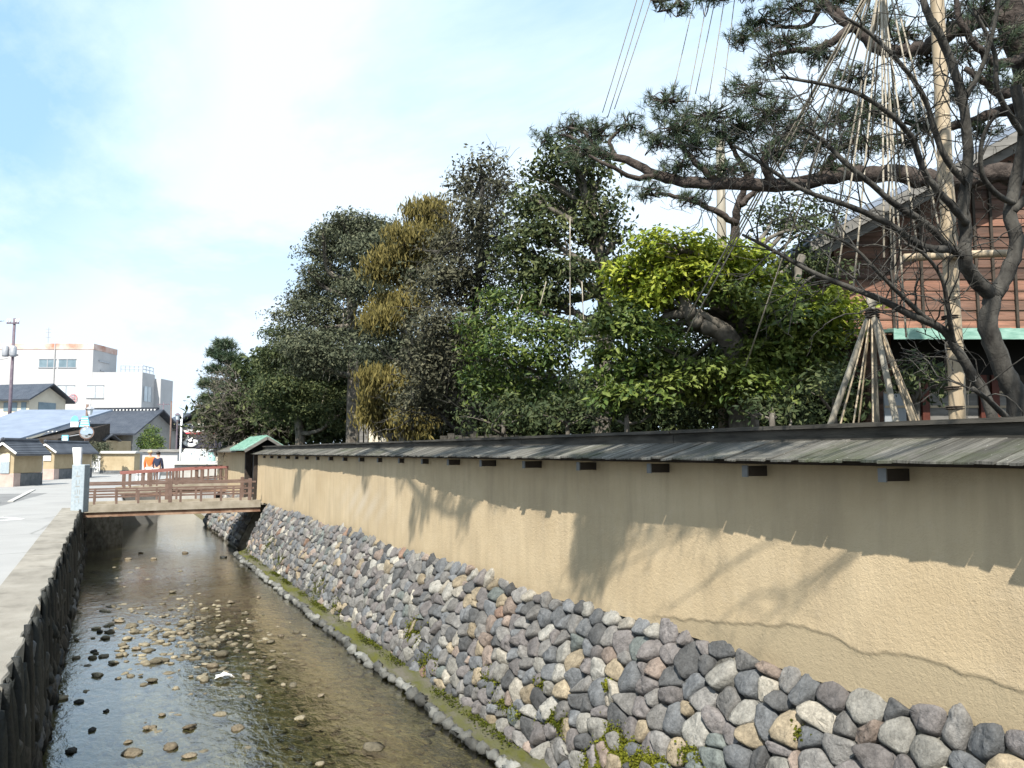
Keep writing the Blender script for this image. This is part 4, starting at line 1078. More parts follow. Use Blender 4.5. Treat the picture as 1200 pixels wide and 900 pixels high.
# --- shaded hedge and evergreens deeper in the garden
deep = [(345, 43, 70, 26, 'dark hedge row at the far end of the garden seen under the far trees'), (320, 36, 60, 60, 'dark evergreen deep in the garden, left end'), (440, 32, 80, 60, 'dark evergreen deep in the garden behind the golden cypress'), (560, 25, 80, 62, 'dark evergreen deep in the garden behind the thin tree'), (660, 19, 70, 45, 'dark shrub deep in the garden under the tall dark tree'), (760, 17, 75, 60, 'dark evergreen deep in the garden behind the bright green tree'), (880, 15.5, 80, 70, 'dark evergreen deep in the garden right of the bright green tree'), (975, 14.0, 50, 50, 'dark shrub deep in the garden beside the plank house')]
for k, (px, D, rx, ry, lb) in enumerate(deep):
    r = np.random.default_rng(60 + k)
    bl = BL([(px + r.uniform(-.7, .7) * rx, 505 - ry * q, rx * .55, ry * .3) for q in (.12, .25, .5, .8, 1.1, 1.35)] + [(px - rx * .6, 490, rx * .6, 26), (px + rx * .6, 490, rx * .6, 26)], D)
    tree('evergreen_tree', lb, 'evergreen', [G0(px, D), P(px, 480, D), P(px + 4, 505 - ry, D)], [bl], ['leaf_dark'], .14 * D / 20, [dict(dens=270 / D, per=24, cs=.016 * D, size=.0085 * D, asp=.45, tb=.4, tv=.18)], branch=.04, per=3, seed=80 + k)
# low shrubs right behind the wall ridge
for k, (px, D, rx, ry, py, mt_, lb) in enumerate([(590, 12.2, 55, 20, 490, 'leaf_dark', 'low dark shrub behind the wall ridge, left of the tall dark trunk'), (665, 11.2, 50, 20, 488, 'leaf_dark', 'low dark shrub behind the wall ridge at the foot of the tall dark tree'), (735, 9.9, 55, 22, 486, 'leaf_dark', 'low dark shrub behind the wall ridge under the left tier of the bright tree'), (905, 8.8, 42, 14, 484, 'leaf_dark', 'low dark shrub behind the wall ridge under the right tiers of the bright tree'), (978, 9.3, 34, 26, 462, 'leaf_dark', 'low dark shrub behind the wall ridge just left of the tied pole cone'), (1075, 9.6, 42, 22, 445, 'leaf_dark', 'dark shrub behind the tied pole cone against the plank house')]):
    bl = BL([(px - rx * .5, py, rx * .5, ry), (px, py - ry * .4, rx * .5, ry), (px + rx * .5, py, rx * .5, ry)], D)
    tree('shrub', lb, 'shrub', [G0(px, D), P(px, 510, D), P(px, py, D)], [bl], [mt_], .05, [dict(dens=16, per=24, cs=.12, size=.08, asp=.42, tb=.42, tv=.2)], branch=.02, per=3, seed=120 + k)
# ================================================================== THE GREAT PINE
pine = thing('pine_tree', 'great garden pine with long horizontal limbs reaching left over the wall', 'pine tree', tuple(G0(1250, 7.6)))
r = np.random.default_rng(91); tm = MB(); cm = MB()
limb(tm, [G0(1255, 7.6), P(1262, 420, 7.6), P(1250, 250, 7.6), P(1225, 120, 7.6), P(1190, 20, 7.5), P(1185, -120, 7.4), P(1200, -300, 7.2)], .24, .12, 12, 6, .06)
limb(tm, [P(1248, 225, 7.6), P(1180, 203, 7.7), P(1110, 213, 7.8), P(1040, 203, 7.9), P(985, 205, 8.0), P(930, 216, 8.1), P(870, 216, 8.2), P(810, 214, 8.3), P(770, 206, 8.4), P(740, 190, 8.5), P(712, 182, 8.6), P(690, 174, 8.7)], .108, .032, 10, 6, .10)
SUB = [([(845, 216, 8.25), (820, 195, 8.2), (795, 165, 8.2), (790, 145, 8.2)], .04), ([(770, 206, 8.4), (745, 208, 8.3), (715, 195, 8.2), (690, 182, 8.2)], .035), ([(720, 184, 8.6), (715, 165, 8.6), (730, 150, 8.6)], .03), ([(700, 176, 8.7), (685, 155, 8.7), (665, 150, 8.8)], .03), ([(690, 174, 8.7), (668, 160, 8.8), (655, 158, 8.9)], .025),
       ([(905, 217, 8.1), (895, 190, 8.0), (910, 165, 8.0), (935, 150, 8.0)], .05), ([(960, 210, 8.0), (975, 185, 8.1), (1000, 165, 8.1), (1030, 160, 8.2)], .05), ([(880, 216, 8.2), (865, 185, 8.3), (850, 160, 8.3)], .04),
       ([(1180, 20, 7.5), (1130, 28, 7.6), (1095, 48, 7.6), (1060, 62, 7.7), (1030, 55, 7.8), (1005, 35, 7.9), (975, 10, 8.0), (958, -5, 8.0)], .09), ([(1005, 35, 7.9), (985, 25, 7.9), (965, 5, 8.0), (950, 28, 8.1), (925, 32, 8.2), (905, 30, 8.3)], .04), ([(1000, 30, 7.9), (975, 48, 7.9), (955, 58, 8.0), (925, 60, 8.1), (900, 66, 8.1)], .05),
       ([(950, -5, 8.0), (900, -20, 8.0), (850, -12, 8.0), (800, -5, 8.0), (765, 2, 8.0)], .05), ([(800, -5, 8.0), (785, 10, 7.9), (770, 14, 7.9)], .02),
       ([(1240, 120, 7.6), (1200, 108, 7.4), (1175, 110, 7.3), (1150, 95, 7.2), (1130, 80, 7.2)], .06), ([(1240, 120, 7.6), (1180, 128, 7.9), (1130, 145, 8.0), (1090, 150, 8.1), (1060, 142, 8.2)], .07), ([(1215, 60, 7.5), (1170, 75, 7.2), (1150, 60, 7.1), (1125, 25, 7.0), (1120, -10, 7.0)], .05),
       ([(860, 300, 11.2), (862, 255, 11.1), (872, 222, 11.0), (885, 200, 11.0)], .075), ([(863, 262, 11.1), (835, 245, 11.0), (810, 235, 10.9), (780, 228, 10.8), (752, 228, 10.7)], .05), ([(868, 240, 11.0), (890, 222, 10.9), (915, 218, 10.8)], .05)]
for L, r0 in SUB: limb(tm, PP(L), r0, r0 * .4, 7, 6, .18)
limb(tm, [G0(858, 11.2), P(858, 420, 11.2), P(860, 300, 11.2)], .13, .08, 8)
PADS = [(700, 158, 34, 20, 8.7), (672, 148, 28, 18, 8.9), (735, 145, 26, 16, 8.6), (690, 180, 40, 12, 8.5), (780, 118, 36, 20, 8.2), (795, 150, 45, 20, 8.2), (640, 160, 20, 12, 9.0), (770, 165, 26, 14, 8.3), (830, 135, 42, 22, 8.2), (815, 170, 38, 16, 8.2), (850, 160, 34, 16, 8.3), (880, 105, 40, 20, 8.1), (905, 130, 44, 22, 8.0), (870, 145, 38, 18, 8.2), (930, 150, 44, 20, 8.0), (905, 175, 42, 16, 8.0), (800, 195, 36, 12, 8.3), (850, 198, 40, 12, 8.2), (960, 170, 34, 16, 8.0), (1000, 90, 34, 18, 8.1), (1020, 130, 44, 22, 8.2), (985, 140, 36, 18, 8.1), (1050, 120, 36, 20, 8.2), (1010, 165, 42, 18, 8.1), (1060, 165, 36, 16, 8.1), (980, 195, 34, 10, 8.0), (760, 222, 28, 10, 8.3), (810, 232, 26, 8, 8.3),
        (895, 22, 34, 14, 8.2), (870, 45, 30, 10, 8.2), (920, 48, 40, 12, 8.1), (960, 62, 34, 12, 8.0), (905, 72, 30, 8, 8.1), (930, 10, 36, 14, 8.1), (985, 0, 36, 16, 8.0), (1030, 20, 34, 16, 7.9), (1060, 40, 36, 14, 7.7), (775, 3, 18, 8, 7.9), (800, 8, 22, 8, 7.9), (835, -6, 28, 12, 8.0), (880, -15, 36, 14, 8.0), (1090, 70, 34, 14, 7.7), (1130, 60, 30, 14, 7.2), (1165, 85, 32, 14, 7.2), (1120, 110, 32, 14, 7.6), (1180, 45, 40, 16, 7.3), (1110, 20, 30, 14, 7.2), (1150, 10, 36, 16, 7.3), (1190, 100, 30, 16, 7.4), (1085, 140, 30, 12, 8.1), (1150, 150, 30, 12, 8.0)]
pine_pads(cm, tm, PADS, 8.2, r, 950, .085, .0055, 22)
# long upper limb over the canal, above the picture, that throws the dark tufts of shade on the wall
def up_sun(px, py, t_):
    p = on_u(px, py, CU1)
    return lift(p, t_)
def lift(p, t_):
    while True:                                     # far enough up the sunbeam to be a high branch
        q = p - LIGHT * t_; d = q - CAM
        if d.dot(FC) < .5 or d.dot(UP) / d.dot(FC) > .56 or t_ > 6: return q
        t_ += .1
hi = [P(1195, -250, 7.3), np.array([4.6, 3.4, 6.4])]
roofs = [(535, 3.4, .55), (560, 3.4, .5), (590, 3.3, .5), (650, 3.2, .5), (745, 2.8, .5), (775, 2.8, .5), (810, 2.7, .5), (850, 2.7, .45), (900, 2.6, .3), (430, 4.0, .5), (470, 3.8, .5)]
spots = [(700, 640, 2.7, .42), (690, 610, 2.7, .4), (725, 612, 2.75, .36), (680, 655, 2.65, .25), (545, 600, 3.5, .32), (500, 590, 3.7, .33), (485, 610, 3.7, .26), (520, 575, 3.7, .3), (350, 562, 5.0, .35), (345, 572, 5.0, .3)]
ctr = [up_sun(a_, b_, c_) for a_, b_, c_, _ in spots]
for px, t_, rr_ in roofs:
    q = on_u(px, 525, 4.35); q[2] = 1.66; spots.append((0, 0, 0, rr_)); ctr.append(lift(q, t_))
limb(tm, hi + [ctr[1] + np.array([1.2, .2, .15]), ctr[1], ctr[0]], .1, .03, 8)
limb(tm, [ctr[1] + np.array([.6, .2, .1]), (ctr[1] + ctr[4]) / 2 + np.array([.3, 0, .4]), ctr[4], ctr[5]], .05, .025, 7)
limb(tm, [ctr[5], (ctr[5] + ctr[8]) / 2 + np.array([.2, 0, 1.0]), ctr[8]], .04, .02, 7)
for q in ctr[10:15] + ctr[16:18]: limb(tm, [ctr[0] + np.array([.5, 0, .4]), (ctr[0] + q) / 2 + np.array([.1, 0, .6]), q], .035, .015, 6)
for c_, (_, _, _, rr_) in zip(ctr, spots):
    n = int(130 * rr_ * (3 if rr_ > .34 else 1.6)); p = unit(r.normal(0, 1, (n, 3))) * (r.random(n) ** .45)[:, None] * np.array([.55, .6, 1.0]) * rr_
    nd = 22; ax = unit(p + np.array([0, 0, .3])); nn = unit(np.repeat(ax, nd, 0) * .75 + r.normal(0, .62, (n * nd, 3)))
    q = np.repeat(c_ + p, nd, 0); b = unit(np.cross(nn, r.normal(0, 1, (n * nd, 3)))) * .004
    cm.add(np.stack([q - b, q + b, q + nn * .1], 1).reshape(-1, 3), np.arange(3 * n * nd).reshape(-1, 3), np.ones((3 * n * nd, 4)) * .5)
cm.build('crown', MT['needle'], pine, attr=True)
tm.build('trunk', MT['bark_pine'], pine, smooth=True)
# ================================================================== THE BARE PLUM TREE
plum = thing('bare_tree', 'leafless dark tree with crooked limbs in front of the plank house at the right', 'tree', tuple(G0(1195, 5.9)))
tm = MB(); tips = []
LM = [([(1195, 620, 5.9), (1192, 480, 5.9), (1175, 430, 5.9), (1158, 385, 5.9), (1163, 348, 5.9)], .115, .085),
      ([(1163, 348, 5.9), (1180, 320, 5.9), (1192, 285, 5.9), (1184, 250, 5.9), (1190, 210, 5.9), (1200, 160, 5.8), (1190, 100, 5.7)], .085, .05),
      ([(1163, 348, 5.9), (1140, 325, 5.8), (1130, 300, 5.7), (1132, 275, 5.7), (1128, 240, 5.65), (1135, 190, 5.6), (1128, 120, 5.5), (1110, 60, 5.4), (1085, 10, 5.3), (1078, -40, 5.3)], .08, .028),
      ([(1130, 300, 5.7), (1112, 290, 5.6), (1085, 262, 5.5), (1050, 240, 5.4), (1020, 215, 5.3), (990, 190, 5.2), (965, 165, 5.2), (940, 150, 5.1)], .045, .014),
      ([(1112, 292, 5.6), (1085, 290, 5.5), (1050, 268, 5.4), (1020, 252, 5.3), (985, 238, 5.2), (940, 222, 5.1), (890, 190, 5.0), (860, 170, 4.95)], .042, .012),
      ([(1132, 262, 5.65), (1110, 235, 5.5), (1085, 205, 5.4), (1070, 165, 5.3), (1050, 140, 5.2), (1010, 112, 5.1), (970, 100, 5.0), (915, 90, 4.9)], .04, .012),
      ([(1133, 215, 5.6), (1105, 180, 5.5), (1085, 120, 5.4), (1060, 80, 5.2), (1020, 40, 5.1), (990, 20, 5.0)], .035, .012),
      ([(1178, 600, 5.7), (1160, 480, 5.7), (1140, 440, 5.7), (1118, 405, 5.65), (1103, 385, 5.6), (1070, 370, 5.5), (1030, 350, 5.45), (990, 335, 5.4), (950, 318, 5.35), (900, 290, 5.3), (870, 275, 5.25)], .06, .012),
      ([(1103, 385, 5.6), (1080, 368, 5.5), (1055, 345, 5.4), (1030, 320, 5.3), (1000, 290, 5.25), (960, 270, 5.2)], .03, .01),
      ([(1118, 405, 5.65), (1112, 370, 5.5), (1105, 330, 5.4), (1085, 300, 5.3), (1060, 285, 5.2)], .028, .01),
      ([(1190, 240, 5.9), (1165, 225, 5.7), (1150, 200, 5.6), (1152, 160, 5.5), (1170, 130, 5.4)], .035, .014),
      ([(1184, 250, 5.9), (1215, 215, 5.8), (1230, 150, 5.6)], .05, .03),
      ([(1128, 120, 5.5), (1150, 80, 5.4), (1165, 30, 5.3), (1175, -30, 5.2)], .03, .014),
      ([(1200, 160, 5.8), (1170, 110, 5.6), (1165, 60, 5.5), (1140, 10, 5.4)], .035, .014),
      ([(1180, 490, 5.6), (1160, 470, 5.5), (1140, 455, 5.4)], .035, .02)]
LM = [(L, r0 * .68, r1 * .74) for L, r0, r1 in LM]
for L, r0, r1 in LM:
    c, rad = limb(tm, PP(L), r0, r1, 9, 6, .07)
    if r1 < .022:
        for k in range(8, len(c), 3):
            dd = unit(c[k] - c[k - 1])
            for _ in range(1 + (rv.random() < .4)):
                s_ = unit(np.cross(dd, rv.normal(0, 1, 3)))
                twig_tree(tm, c[k], dd * .6 + s_ + np.array([0, 0, .2]), rv.uniform(.3, .75), .006, 2, tips, .8, .02, (1, 3), 4, .28)
# branches leaning out over the wall above the picture: their thin shade falls on the plaster
for (a_, b_, t0, t1) in [((900, 602), (640, 700), 2.6, 2.2), ((860, 600), (700, 660), 2.6, 2.3), ((955, 610), (780, 720), 2.6, 2.1), ((1000, 640), (830, 740), 2.6, 2.2), ((1020, 632), (950, 700), 2.5, 2.2), ((820, 600), (660, 668), 2.7, 2.4), ((1010, 640), (890, 730), 2.7, 2.3)]:
    A, B_ = up_sun(*a_, t0), up_sun(*b_, t1)
    c, _ = limb(tm, [A, A * .66 + B_ * .34 + rv.normal(0, .03, 3), A * .33 + B_ * .67 + rv.normal(0, .03, 3), B_], .011, .004, 5)
    root = np.array([4.4, A[1] - .2, A[2] + .3])
    limb(tm, [P(1085, -60, 5.3), (P(1085, -120, 5.3) + root) / 2 + np.array([0, 0, .6]), root * .5 + A * .5 + np.array([0, 0, .2]), A], .024, .011, 6)
    for k in range(4, len(c), 3):
        twig_tree(tm, c[k], c[k] - c[k - 1] + rv.normal(0, .05, 3), .4, .004, 1, tips, .5)
tm.build('trunk', MT['bark_plum'], plum, smooth=True)
# ================================================================== SNOW SUPPORTS: POLES AND ROPES
bp = thing('bamboo_pole', 'thick pale bamboo pole rising behind the wall in front of the plank house', 'bamboo pole', tuple(G0(1123, 6.35)))
m = MB(); a_, b_ = G0(1126, 6.35), P(1093, -90, 6.35)
N = 26; q = np.linspace(0, 1, N)
m.tube(a_ + (b_ - a_) * q[:, None] + rv.normal(0, .004, (N, 3)), .066 - .014 * q, 14)
for k in np.arange(.04, 1, .062): 
    c = a_ + (b_ - a_) * k; d_ = unit(b_ - a_)
    m.tube([c - d_ * .012, c, c + d_ * .012], [.064 - .014 * k, .071 - .014 * k, .064 - .014 * k], 14)
m.build('culm', MT['bamboo'], bp, smooth=True)
m = MB()
for py in (455, 478, 372, 300):
    c = P(1120 - (490 - py) * .05, py, 6.35); d_ = unit(b_ - a_)
    for s_ in (-.008, .008): m.tube([c + d_ * (s_ - .005), c + d_ * s_, c + d_ * (s_ + .005)], [.066, .072, .066], 12)
m.build('binding', MT['darkwood'], bp)
m = MB(); m.tube(crs([P(1060, 302, 6.25), P(1140, 298, 6.25), P(1188, 297, 6.2)], 5), .032, 10)
tag(m.build('bamboo_crossbar', MT['bamboo'], smooth=True), 'short horizontal bamboo bar tied between the pole and the bare tree', 'bamboo pole')
m = MB(); m.tube([G0(847, 11.5), P(846, 300, 11.5), P(844, 160, 11.5)], [.075, .07, .06], 10)
tag(m.build('support_post', MT['greybamboo'], smooth=True), 'pale grey upright post propping the pine limb above the bright tree', 'post')
def rope(a_, b_, lab, grp, rad=.008):
    q = np.linspace(0, 1, 6); sag = np.sin(q * math.pi) * .015
    p = a_ + (b_ - a_) * q[:, None]; p[:, 2] -= sag
    tag(MB().tube(p, rad, 5).build('rope', MT['rope'], smooth=True), lab, 'rope', grp)
apex = P(1035, -45, 6.6)
RL = 'straw rope fanning down from the top of the bamboo pole to a branch end'
for (px, py, D) in [(848, 304, 9.4), (790, 418, 9.8), (806, 372, 9.6), (874, 429, 9.4), (964, 345, 7.6), (1000, 341, 6.0), (981, 326, 6.2), (1036, 302, 5.6), (1045, 300, 5.9), (1052, 385, 5.9), (1075, 290, 5.7), (1105, 290, 5.8), (1128, 300, 5.9), (1020, 180, 7.9), (995, 205, 8.0), (960, 210, 8.0), (1012, 205, 7.9), (1055, 208, 7.8), (925, 215, 8.1), (1062, 395, 5.9)]:
    rope(apex + rv.normal(0, .02, 3), P(px, py, D), RL, 'ropes fanning from the bamboo pole', .0075 if D < 7 else .0085)
RL2 = 'thin straw rope slanting down the sky to the left pine pads'
for (x0, x1, y1, D) in [(752, 706, 132, 8.8), (760, 712, 138, 8.7), (770, 720, 128, 8.6), (815, 786, 120, 8.2), (828, 800, 150, 8.2), (838, 815, 110, 8.3), (846, 830, 118, 8.2), (856, 842, 150, 8.3)]:
    rope(P(x0 + 12, -60, 8.0), P(x1, y1, D), RL2, 'ropes to the left pine pads', .005)
RL3 = 'straw rope tied down through the dark trees at the far left of the garden'
for (x0, y0, x1, y1, D) in [(420, 325, 432, 358, 26.3), (385, 415, 378, 445, 28.2), (390, 420, 385, 448, 28.2), (398, 425, 396, 445, 28.2), (403, 350, 402, 385, 26.4), (382, 455, 376, 478, 28.0), (530, 400, 512, 455, 16), (535, 405, 520, 450, 16)]:
    rope(P(x0, y0, D), P(x1, y1, D), RL3, 'ropes in the far dark trees', .02 if D > 20 else .012)
RL4 = 'straw rope hanging through the tall dark tree beside its trunk'
for (x0, y0, x1, y1) in [(668, 255, 668, 470), (682, 330, 686, 430), (640, 330, 632, 360), (655, 415, 655, 470), (612, 345, 600, 380)]:
    rope(P(x0, y0, 12.2), P(x1, y1, 12.2), RL4, 'ropes in the tall dark tree', .009)
# cone of poles over a shrub
cone = thing('winter_pole_cone', 'cone of tied grey poles and thin canes wrapped over a shrub behind the wall', 'plant support', tuple(G0(1022, 6.9)))
top = P(1022, 368, 6.6)
for k in range(14):
    a_ = 2 * math.pi * k / 14 + .2; rad = .98 + .1 * math.sin(5 * k)
    base = G0(1024, 6.6) + np.array([math.cos(a_) * rad, math.sin(a_) * rad, 0])
    thick = k % 4 == 1
    d_ = unit(top - base); sh = np.array([math.cos(a_) * .022, math.sin(a_) * .022, 0])
    MB().tube([base, (base + top) / 2 + sh, top + sh, top + sh + d_ * (.16 if thick else .05) ], [.03, .028, .024, .022] if thick else [.008, .008, .007, .006], 8 if thick else 6).build('pole' if thick else 'cane', MT['greybamboo'] if thick else MT['bamboo'], cone, smooth=True)
m = MB()
for s_ in np.linspace(-.03, .03, 4): m.tube([top + (0, 0, s_ - .008), top + (0, 0, s_), top + (0, 0, s_ + .008)], [.05, .062, .05], 12)
m.build('binding', MT['darkwood'], cone)
# ================================================================== PLANK HOUSE AT THE RIGHT
HD = 12.6; hp = G0(1000, HD)
house = thing('plank_house', 'old house of red brown horizontal planks with a gable roof and green copper eave', 'house', tuple(hp), -TH)
sx = HD / FPX
def hx(px): return (px - 1000) * sx
def hz(py): return P(1000, py, HD)[2]
zc = hz(395)
m = MB(); z = zc + .12; k = 0
while z < hz(120):
    h = .17 + rv.normal(0, .02)
    m.add([(hx(985), -.0, z), (hx(1420), 0, z), (hx(1420), .02, z + h), (hx(985), .02, z + h), (hx(985), -.018 + rv.normal(0, .004), z), (hx(1420), -.018 + rv.normal(0, .004), z), (hx(1420), .0, z + h), (hx(985), 0, z + h)], [[4, 5, 6, 7], [0, 1, 5, 4], [3, 7, 6, 2], [0, 4, 7, 3]])
    z += h * .97
# cut the planks to the gable: drop what is above the roof line
V = np.concatenate(m.V); 
def roofz(x): return hz(285) + (x - hx(960)) * (hz(162) - hz(285)) / (hx(1200) - hx(960))
keepF = []
m2 = MB()
nb = len(m.V)
for Vb in m.V:
    z0, z1 = Vb[0, 2], Vb[2, 2]
    xs = hx(985)
    zr = z1
    xc = hx(960) + (zr + .12 - hz(285)) / ((hz(162) - hz(285)) / (hx(1200) - hx(960)))
    x0 = max(xs, xc); x1 = hx(1440)
    if x0 < x1 - .1:
        Vn = Vb.copy(); Vn[[0, 3, 4, 7], 0] = x0
        m2.add(Vn, [[4, 5, 6, 7], [0, 1, 5, 4], [3, 7, 6, 2], [0, 4, 7, 3]], np.ones(4) * np.clip(rv.normal(.5, .28), 0, 1))
m2.bb((hx(1045), .03, 0), (hx(1440), 4.5, zc + .1))
m2.prism([(hx(1005), zc), (hx(1440), zc), (hx(1440), roofz(hx(1440)) - .1), (hx(1005), roofz(hx(1005)) - .1)], .03, 4.5, axis='y')
m2.build('plank_wall', MT['plank'], house, local=True, attr=True)
m = MB()
for px in (1052, 1087, 1152, 1172, 1198, 1235):
    zt = min(roofz(hx(px)) - .15, hz(190)); m.bb((hx(px) - .02, -.062, zc + .1), (hx(px) + .02, -.032, zt))
m.build('batten', MT['darkwood'], house, local=True)
m = MB(); k = (hz(162) - hz(285)) / (hx(1200) - hx(960))
xl, xr = hx(935), hx(1440)
m.prism([(xl, roofz(xl)), (xr, roofz(xr)), (xr, roofz(xr) + .1), (xl, roofz(xl) + .1)], -.75, 5, axis='y')
m.build('roof', MT['metalroof'], house, local=True)
m = MB(); m.prism([(xl, roofz(xl) - .17), (xr, roofz(xr) - .17), (xr, roofz(xr) - .012), (xl, roofz(xl) - .012)], -.8, -.74, axis='y')
m.prism([(xl + .1, roofz(xl + .1) - .32), (xr, roofz(xr) - .32), (xr, roofz(xr) - .18), (xl + .1, roofz(xl + .1) - .18)], -.6, -.55, axis='y')
m.build('bargeboard', MT['greyboard'], house, local=True)
m = MB(); m.add([(hx(1018), -.95, zc - .02), (hx(1440), -.95, zc - .02), (hx(1440), -.03, zc + .11), (hx(1018), -.03, zc + .11), (hx(1018), -.95, zc - .06), (hx(1440), -.95, zc - .06), (hx(1440), -.03, zc + .05), (hx(1018), -.03, zc + .05)], [[0, 1, 2, 3], [7, 6, 5, 4], [0, 4, 5, 1], [0, 3, 7, 4]])
m.bb((hx(1018), -.975, zc - .17), (hx(1440), -.955, zc - .01))
for q in np.arange(hx(1045), hx(1440), .45): m.beam((q, -.95, zc - .015), (q, -.03, zc + .115), .025, .03)
m.build('copper_eave', MT['copper'], house, local=True)
zs = hz(485)
MB().bb((hx(1050), .0, 0), (hx(1440), .024, zc - .02)).build('black_shade_sheet', MT['black'], house, local=True)  # black sheet painted as the deep shade below the copper eave
for px in (1084, 1152, 1166, 1230):
    MB().bb((hx(px) - .055, -.09, 0), (hx(px) + .055, -.02, hz(440))).build('post', MT['redpost'], house, local=True)
for (p0, p1, mt_) in ((1037, 1062, 'shoji'), (1090, 1146, 'greyboard'), (1170, 1225, 'greyboard')):
    o = MB().bb((hx(p0), -.045, zs - .7), (hx(p1), -.015, hz(460))).build('window', MT[mt_], house, local=True)
    [MB().bb((hx(p0), -.06, z_ - .015), (hx(p1), -.047, z_ + .02)).build('crossbar', MT['bamboo'], o, local=True) for z_ in (hz(477), hz(460))]
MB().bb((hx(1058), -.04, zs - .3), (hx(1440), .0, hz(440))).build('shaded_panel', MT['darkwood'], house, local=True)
# weathered fences glimpsed behind the wall
f = thing('board_fence', 'weathered grey board fence glimpsed between shrubs behind the wall', 'fence', tuple(G0(550, 15.2)), -TH)
m = MB(); x = -.55
while x < .95:
    h = 1.92 + rv.normal(0, .02); m.bb((x, 0, 0), (x + .13, .025, h)); x += .14
m.build('boards', MT['ridge'], f, local=True)
MB().bb((-.6, -.03, 1.7), (1.0, 0, 1.78)).build('rail', MT['greyboard'], f, local=True)
lan = thing('garden_gateway', 'small grey wooden gateway with a flat lintel behind the wall under the golden cypress', 'gateway', tuple(G0(440, 24)), -TH)
for x in (-.42, -.28, .42): MB().bb((x - .05, -.05, 0), (x + .05, .05, P(440, 492, 24)[2])).build('post', MT['greyboard'], lan, local=True)
zt = P(440, 490, 24)[2]; MB().bb((-.65, -.1, zt), (.65, .1, zt + .1)).build('lintel', MT['greyboard'], lan, local=True)
MB().bb((-.2, -.02, 0), (.36, .02, zt - .1)).build('panel', MT['cream'], lan, local=True)
#PART4
# ================================================================== FAR END OF THE STREET
def root(name, label, cat, px, D, rz=0.0, group=None):
    return thing(name, label, cat, tuple(G0(px, D)), -TH + rz, group)
def lx(px, px0, D): return (px - px0) * D / FPX
def lz(py, D): return EYE + (530 - py) * D / FPX * 1.0
def gable(mb, x0, x1, y0, y1, ze, zr, over=.4, th=.12, axis='x'):
    """gable roof slabs, ridge along x (or y) in local space"""
    if axis == 'x':
        ym = (y0 + y1) / 2; s_ = (zr - ze) / (ym - y0); e0 = y0 - over; ee = ze - over * s_
        a_, b_ = x0 - over, x1 + over
        for q, r_ in ((e0, ee), (2 * ym - e0, ee)):
            mb.prism([(q, r_), (ym, zr), (ym, zr + th), (q, r_ + th)], a_, b_, axis='x')
    else:
        xm = (x0 + x1) / 2; s_ = (zr - ze) / (xm - x0); e0 = x0 - over; ee = ze - over * s_
        a_, b_ = y0 - over, y1 + over
        for q in (e0, 2 * xm - e0):
            mb.prism([(q, ee), (xm, zr), (xm, zr + th), (q, ee + th)], a_, b_, axis='y')
# ---- white building -------------------------------------------------
D = 110
b = root('white_building', 'large white flat roofed building with a rust stained parapet and roof railing', 'building', 50, D)
X = lambda px: lx(px, 50, D); Zq = lambda py: lz(py, D)
m = MB(); m.bb((X(-60), 0, 0), (X(104), 6.6, Zq(406))); m.bb((X(104) + .01, 0.02, 0), (X(163), 3.9, Zq(436)))
m.bb((X(163) - .5, 3.92, 0), (X(163) + .85, 8, Zq(438) - .3))
m.build('wall', MT['white_render'], b, local=True)
m = MB(); m.bb((X(-60) - .05, -.06, Zq(409)), (X(104) + .05, 6.65, Zq(402))); m.build('parapet', MT['rustband'], b, local=True)
for (a_, c_, y0, y1, mt_) in ((41, 60.5, 421, 430, 'glass'), (64, 84, 421, 430, 'glass'), (64, 84, 452, 467, 'paleglass'), (99, 118, 452, 466, 'paleglass')):
    f = MB().bb((X(a_), -.03, Zq(y1)), (X(c_), .05, Zq(y0))).build('window', MT[mt_], b, local=True)
    m = MB(); xm = (X(a_) + X(c_)) / 2
    m.bb((xm - .06, -.07, Zq(y1)), (xm + .06, -.032, Zq(y0))); m.bb((X(a_) - .1, -.1, Zq(y1) - .12), (X(c_) + .1, -.033, Zq(y1) - .005))
    m.bb((X(a_) - .06, -.1, Zq(y0) + .005), (X(c_) + .06, -.033, Zq(y0) + .1)); m.build('frame', MT['steel'], f, local=True)
f = MB().bb((X(163) - .04, .6, Zq(470)), (X(163) + .04, 2.9, Zq(452))).build('window', MT['paleglass'], b, local=True)
m = MB(); [m.bb((X(163) + .042, y, Zq(470)), (X(163) + .08, y + .1, Zq(452))) for y in (.55, 1.7, 2.85)]; m.build('frame', MT['steel'], f, local=True)
m = MB()
for x in np.linspace(X(136), X(163) - .1, 6): m.tube([(x, .3, Zq(436)), (x, .3, Zq(428))], .05, 5)
for y in np.linspace(.3, 3.6, 4): m.tube([(X(163) - .15, y, Zq(436)), (X(163) - .15, y, Zq(428))], .05, 5)
for z in (Zq(428), Zq(432)): m.tube([(X(136), .3, z), (X(163) - .15, .3, z), (X(163) - .15, 3.6, z)], .05, 5)
m.build('roof_railing', MT['steel'], b, local=True)
m = MB(); m.bb((X(104) + .06, 2, Zq(433)), (X(104) + .12, 6, Zq(431.5))); m.bb((X(104) + .06, 1.5, Zq(422)), (X(104) + .1, 4.5, Zq(420)));  m.build('side_ledge', MT['steel'], b, local=True)
m = MB(); m.tube([(X(35), 3, Zq(402)), (X(35), 3, Zq(379))], .05, 5)
for py in (381, 385, 391): m.tube([(X(32), 3, Zq(py)), (X(38), 3, Zq(py))], .035, 4)
m.build('antenna', MT['steel'], b, local=True)
m = MB(); m.tube([(X(59), -.1, Zq(402)), (X(59), -.1, 0)], .07, 6); m.build('drain_pipe', MT['white_render'], b, local=True)
m = MB(); an = np.linspace(0, 2 * math.pi, 25)
cxx, czz = X(83), Zq(467)
m.tube([(cxx + .55 * math.cos(q), -.14, czz + .55 * math.sin(q)) for q in an], .035, 6)
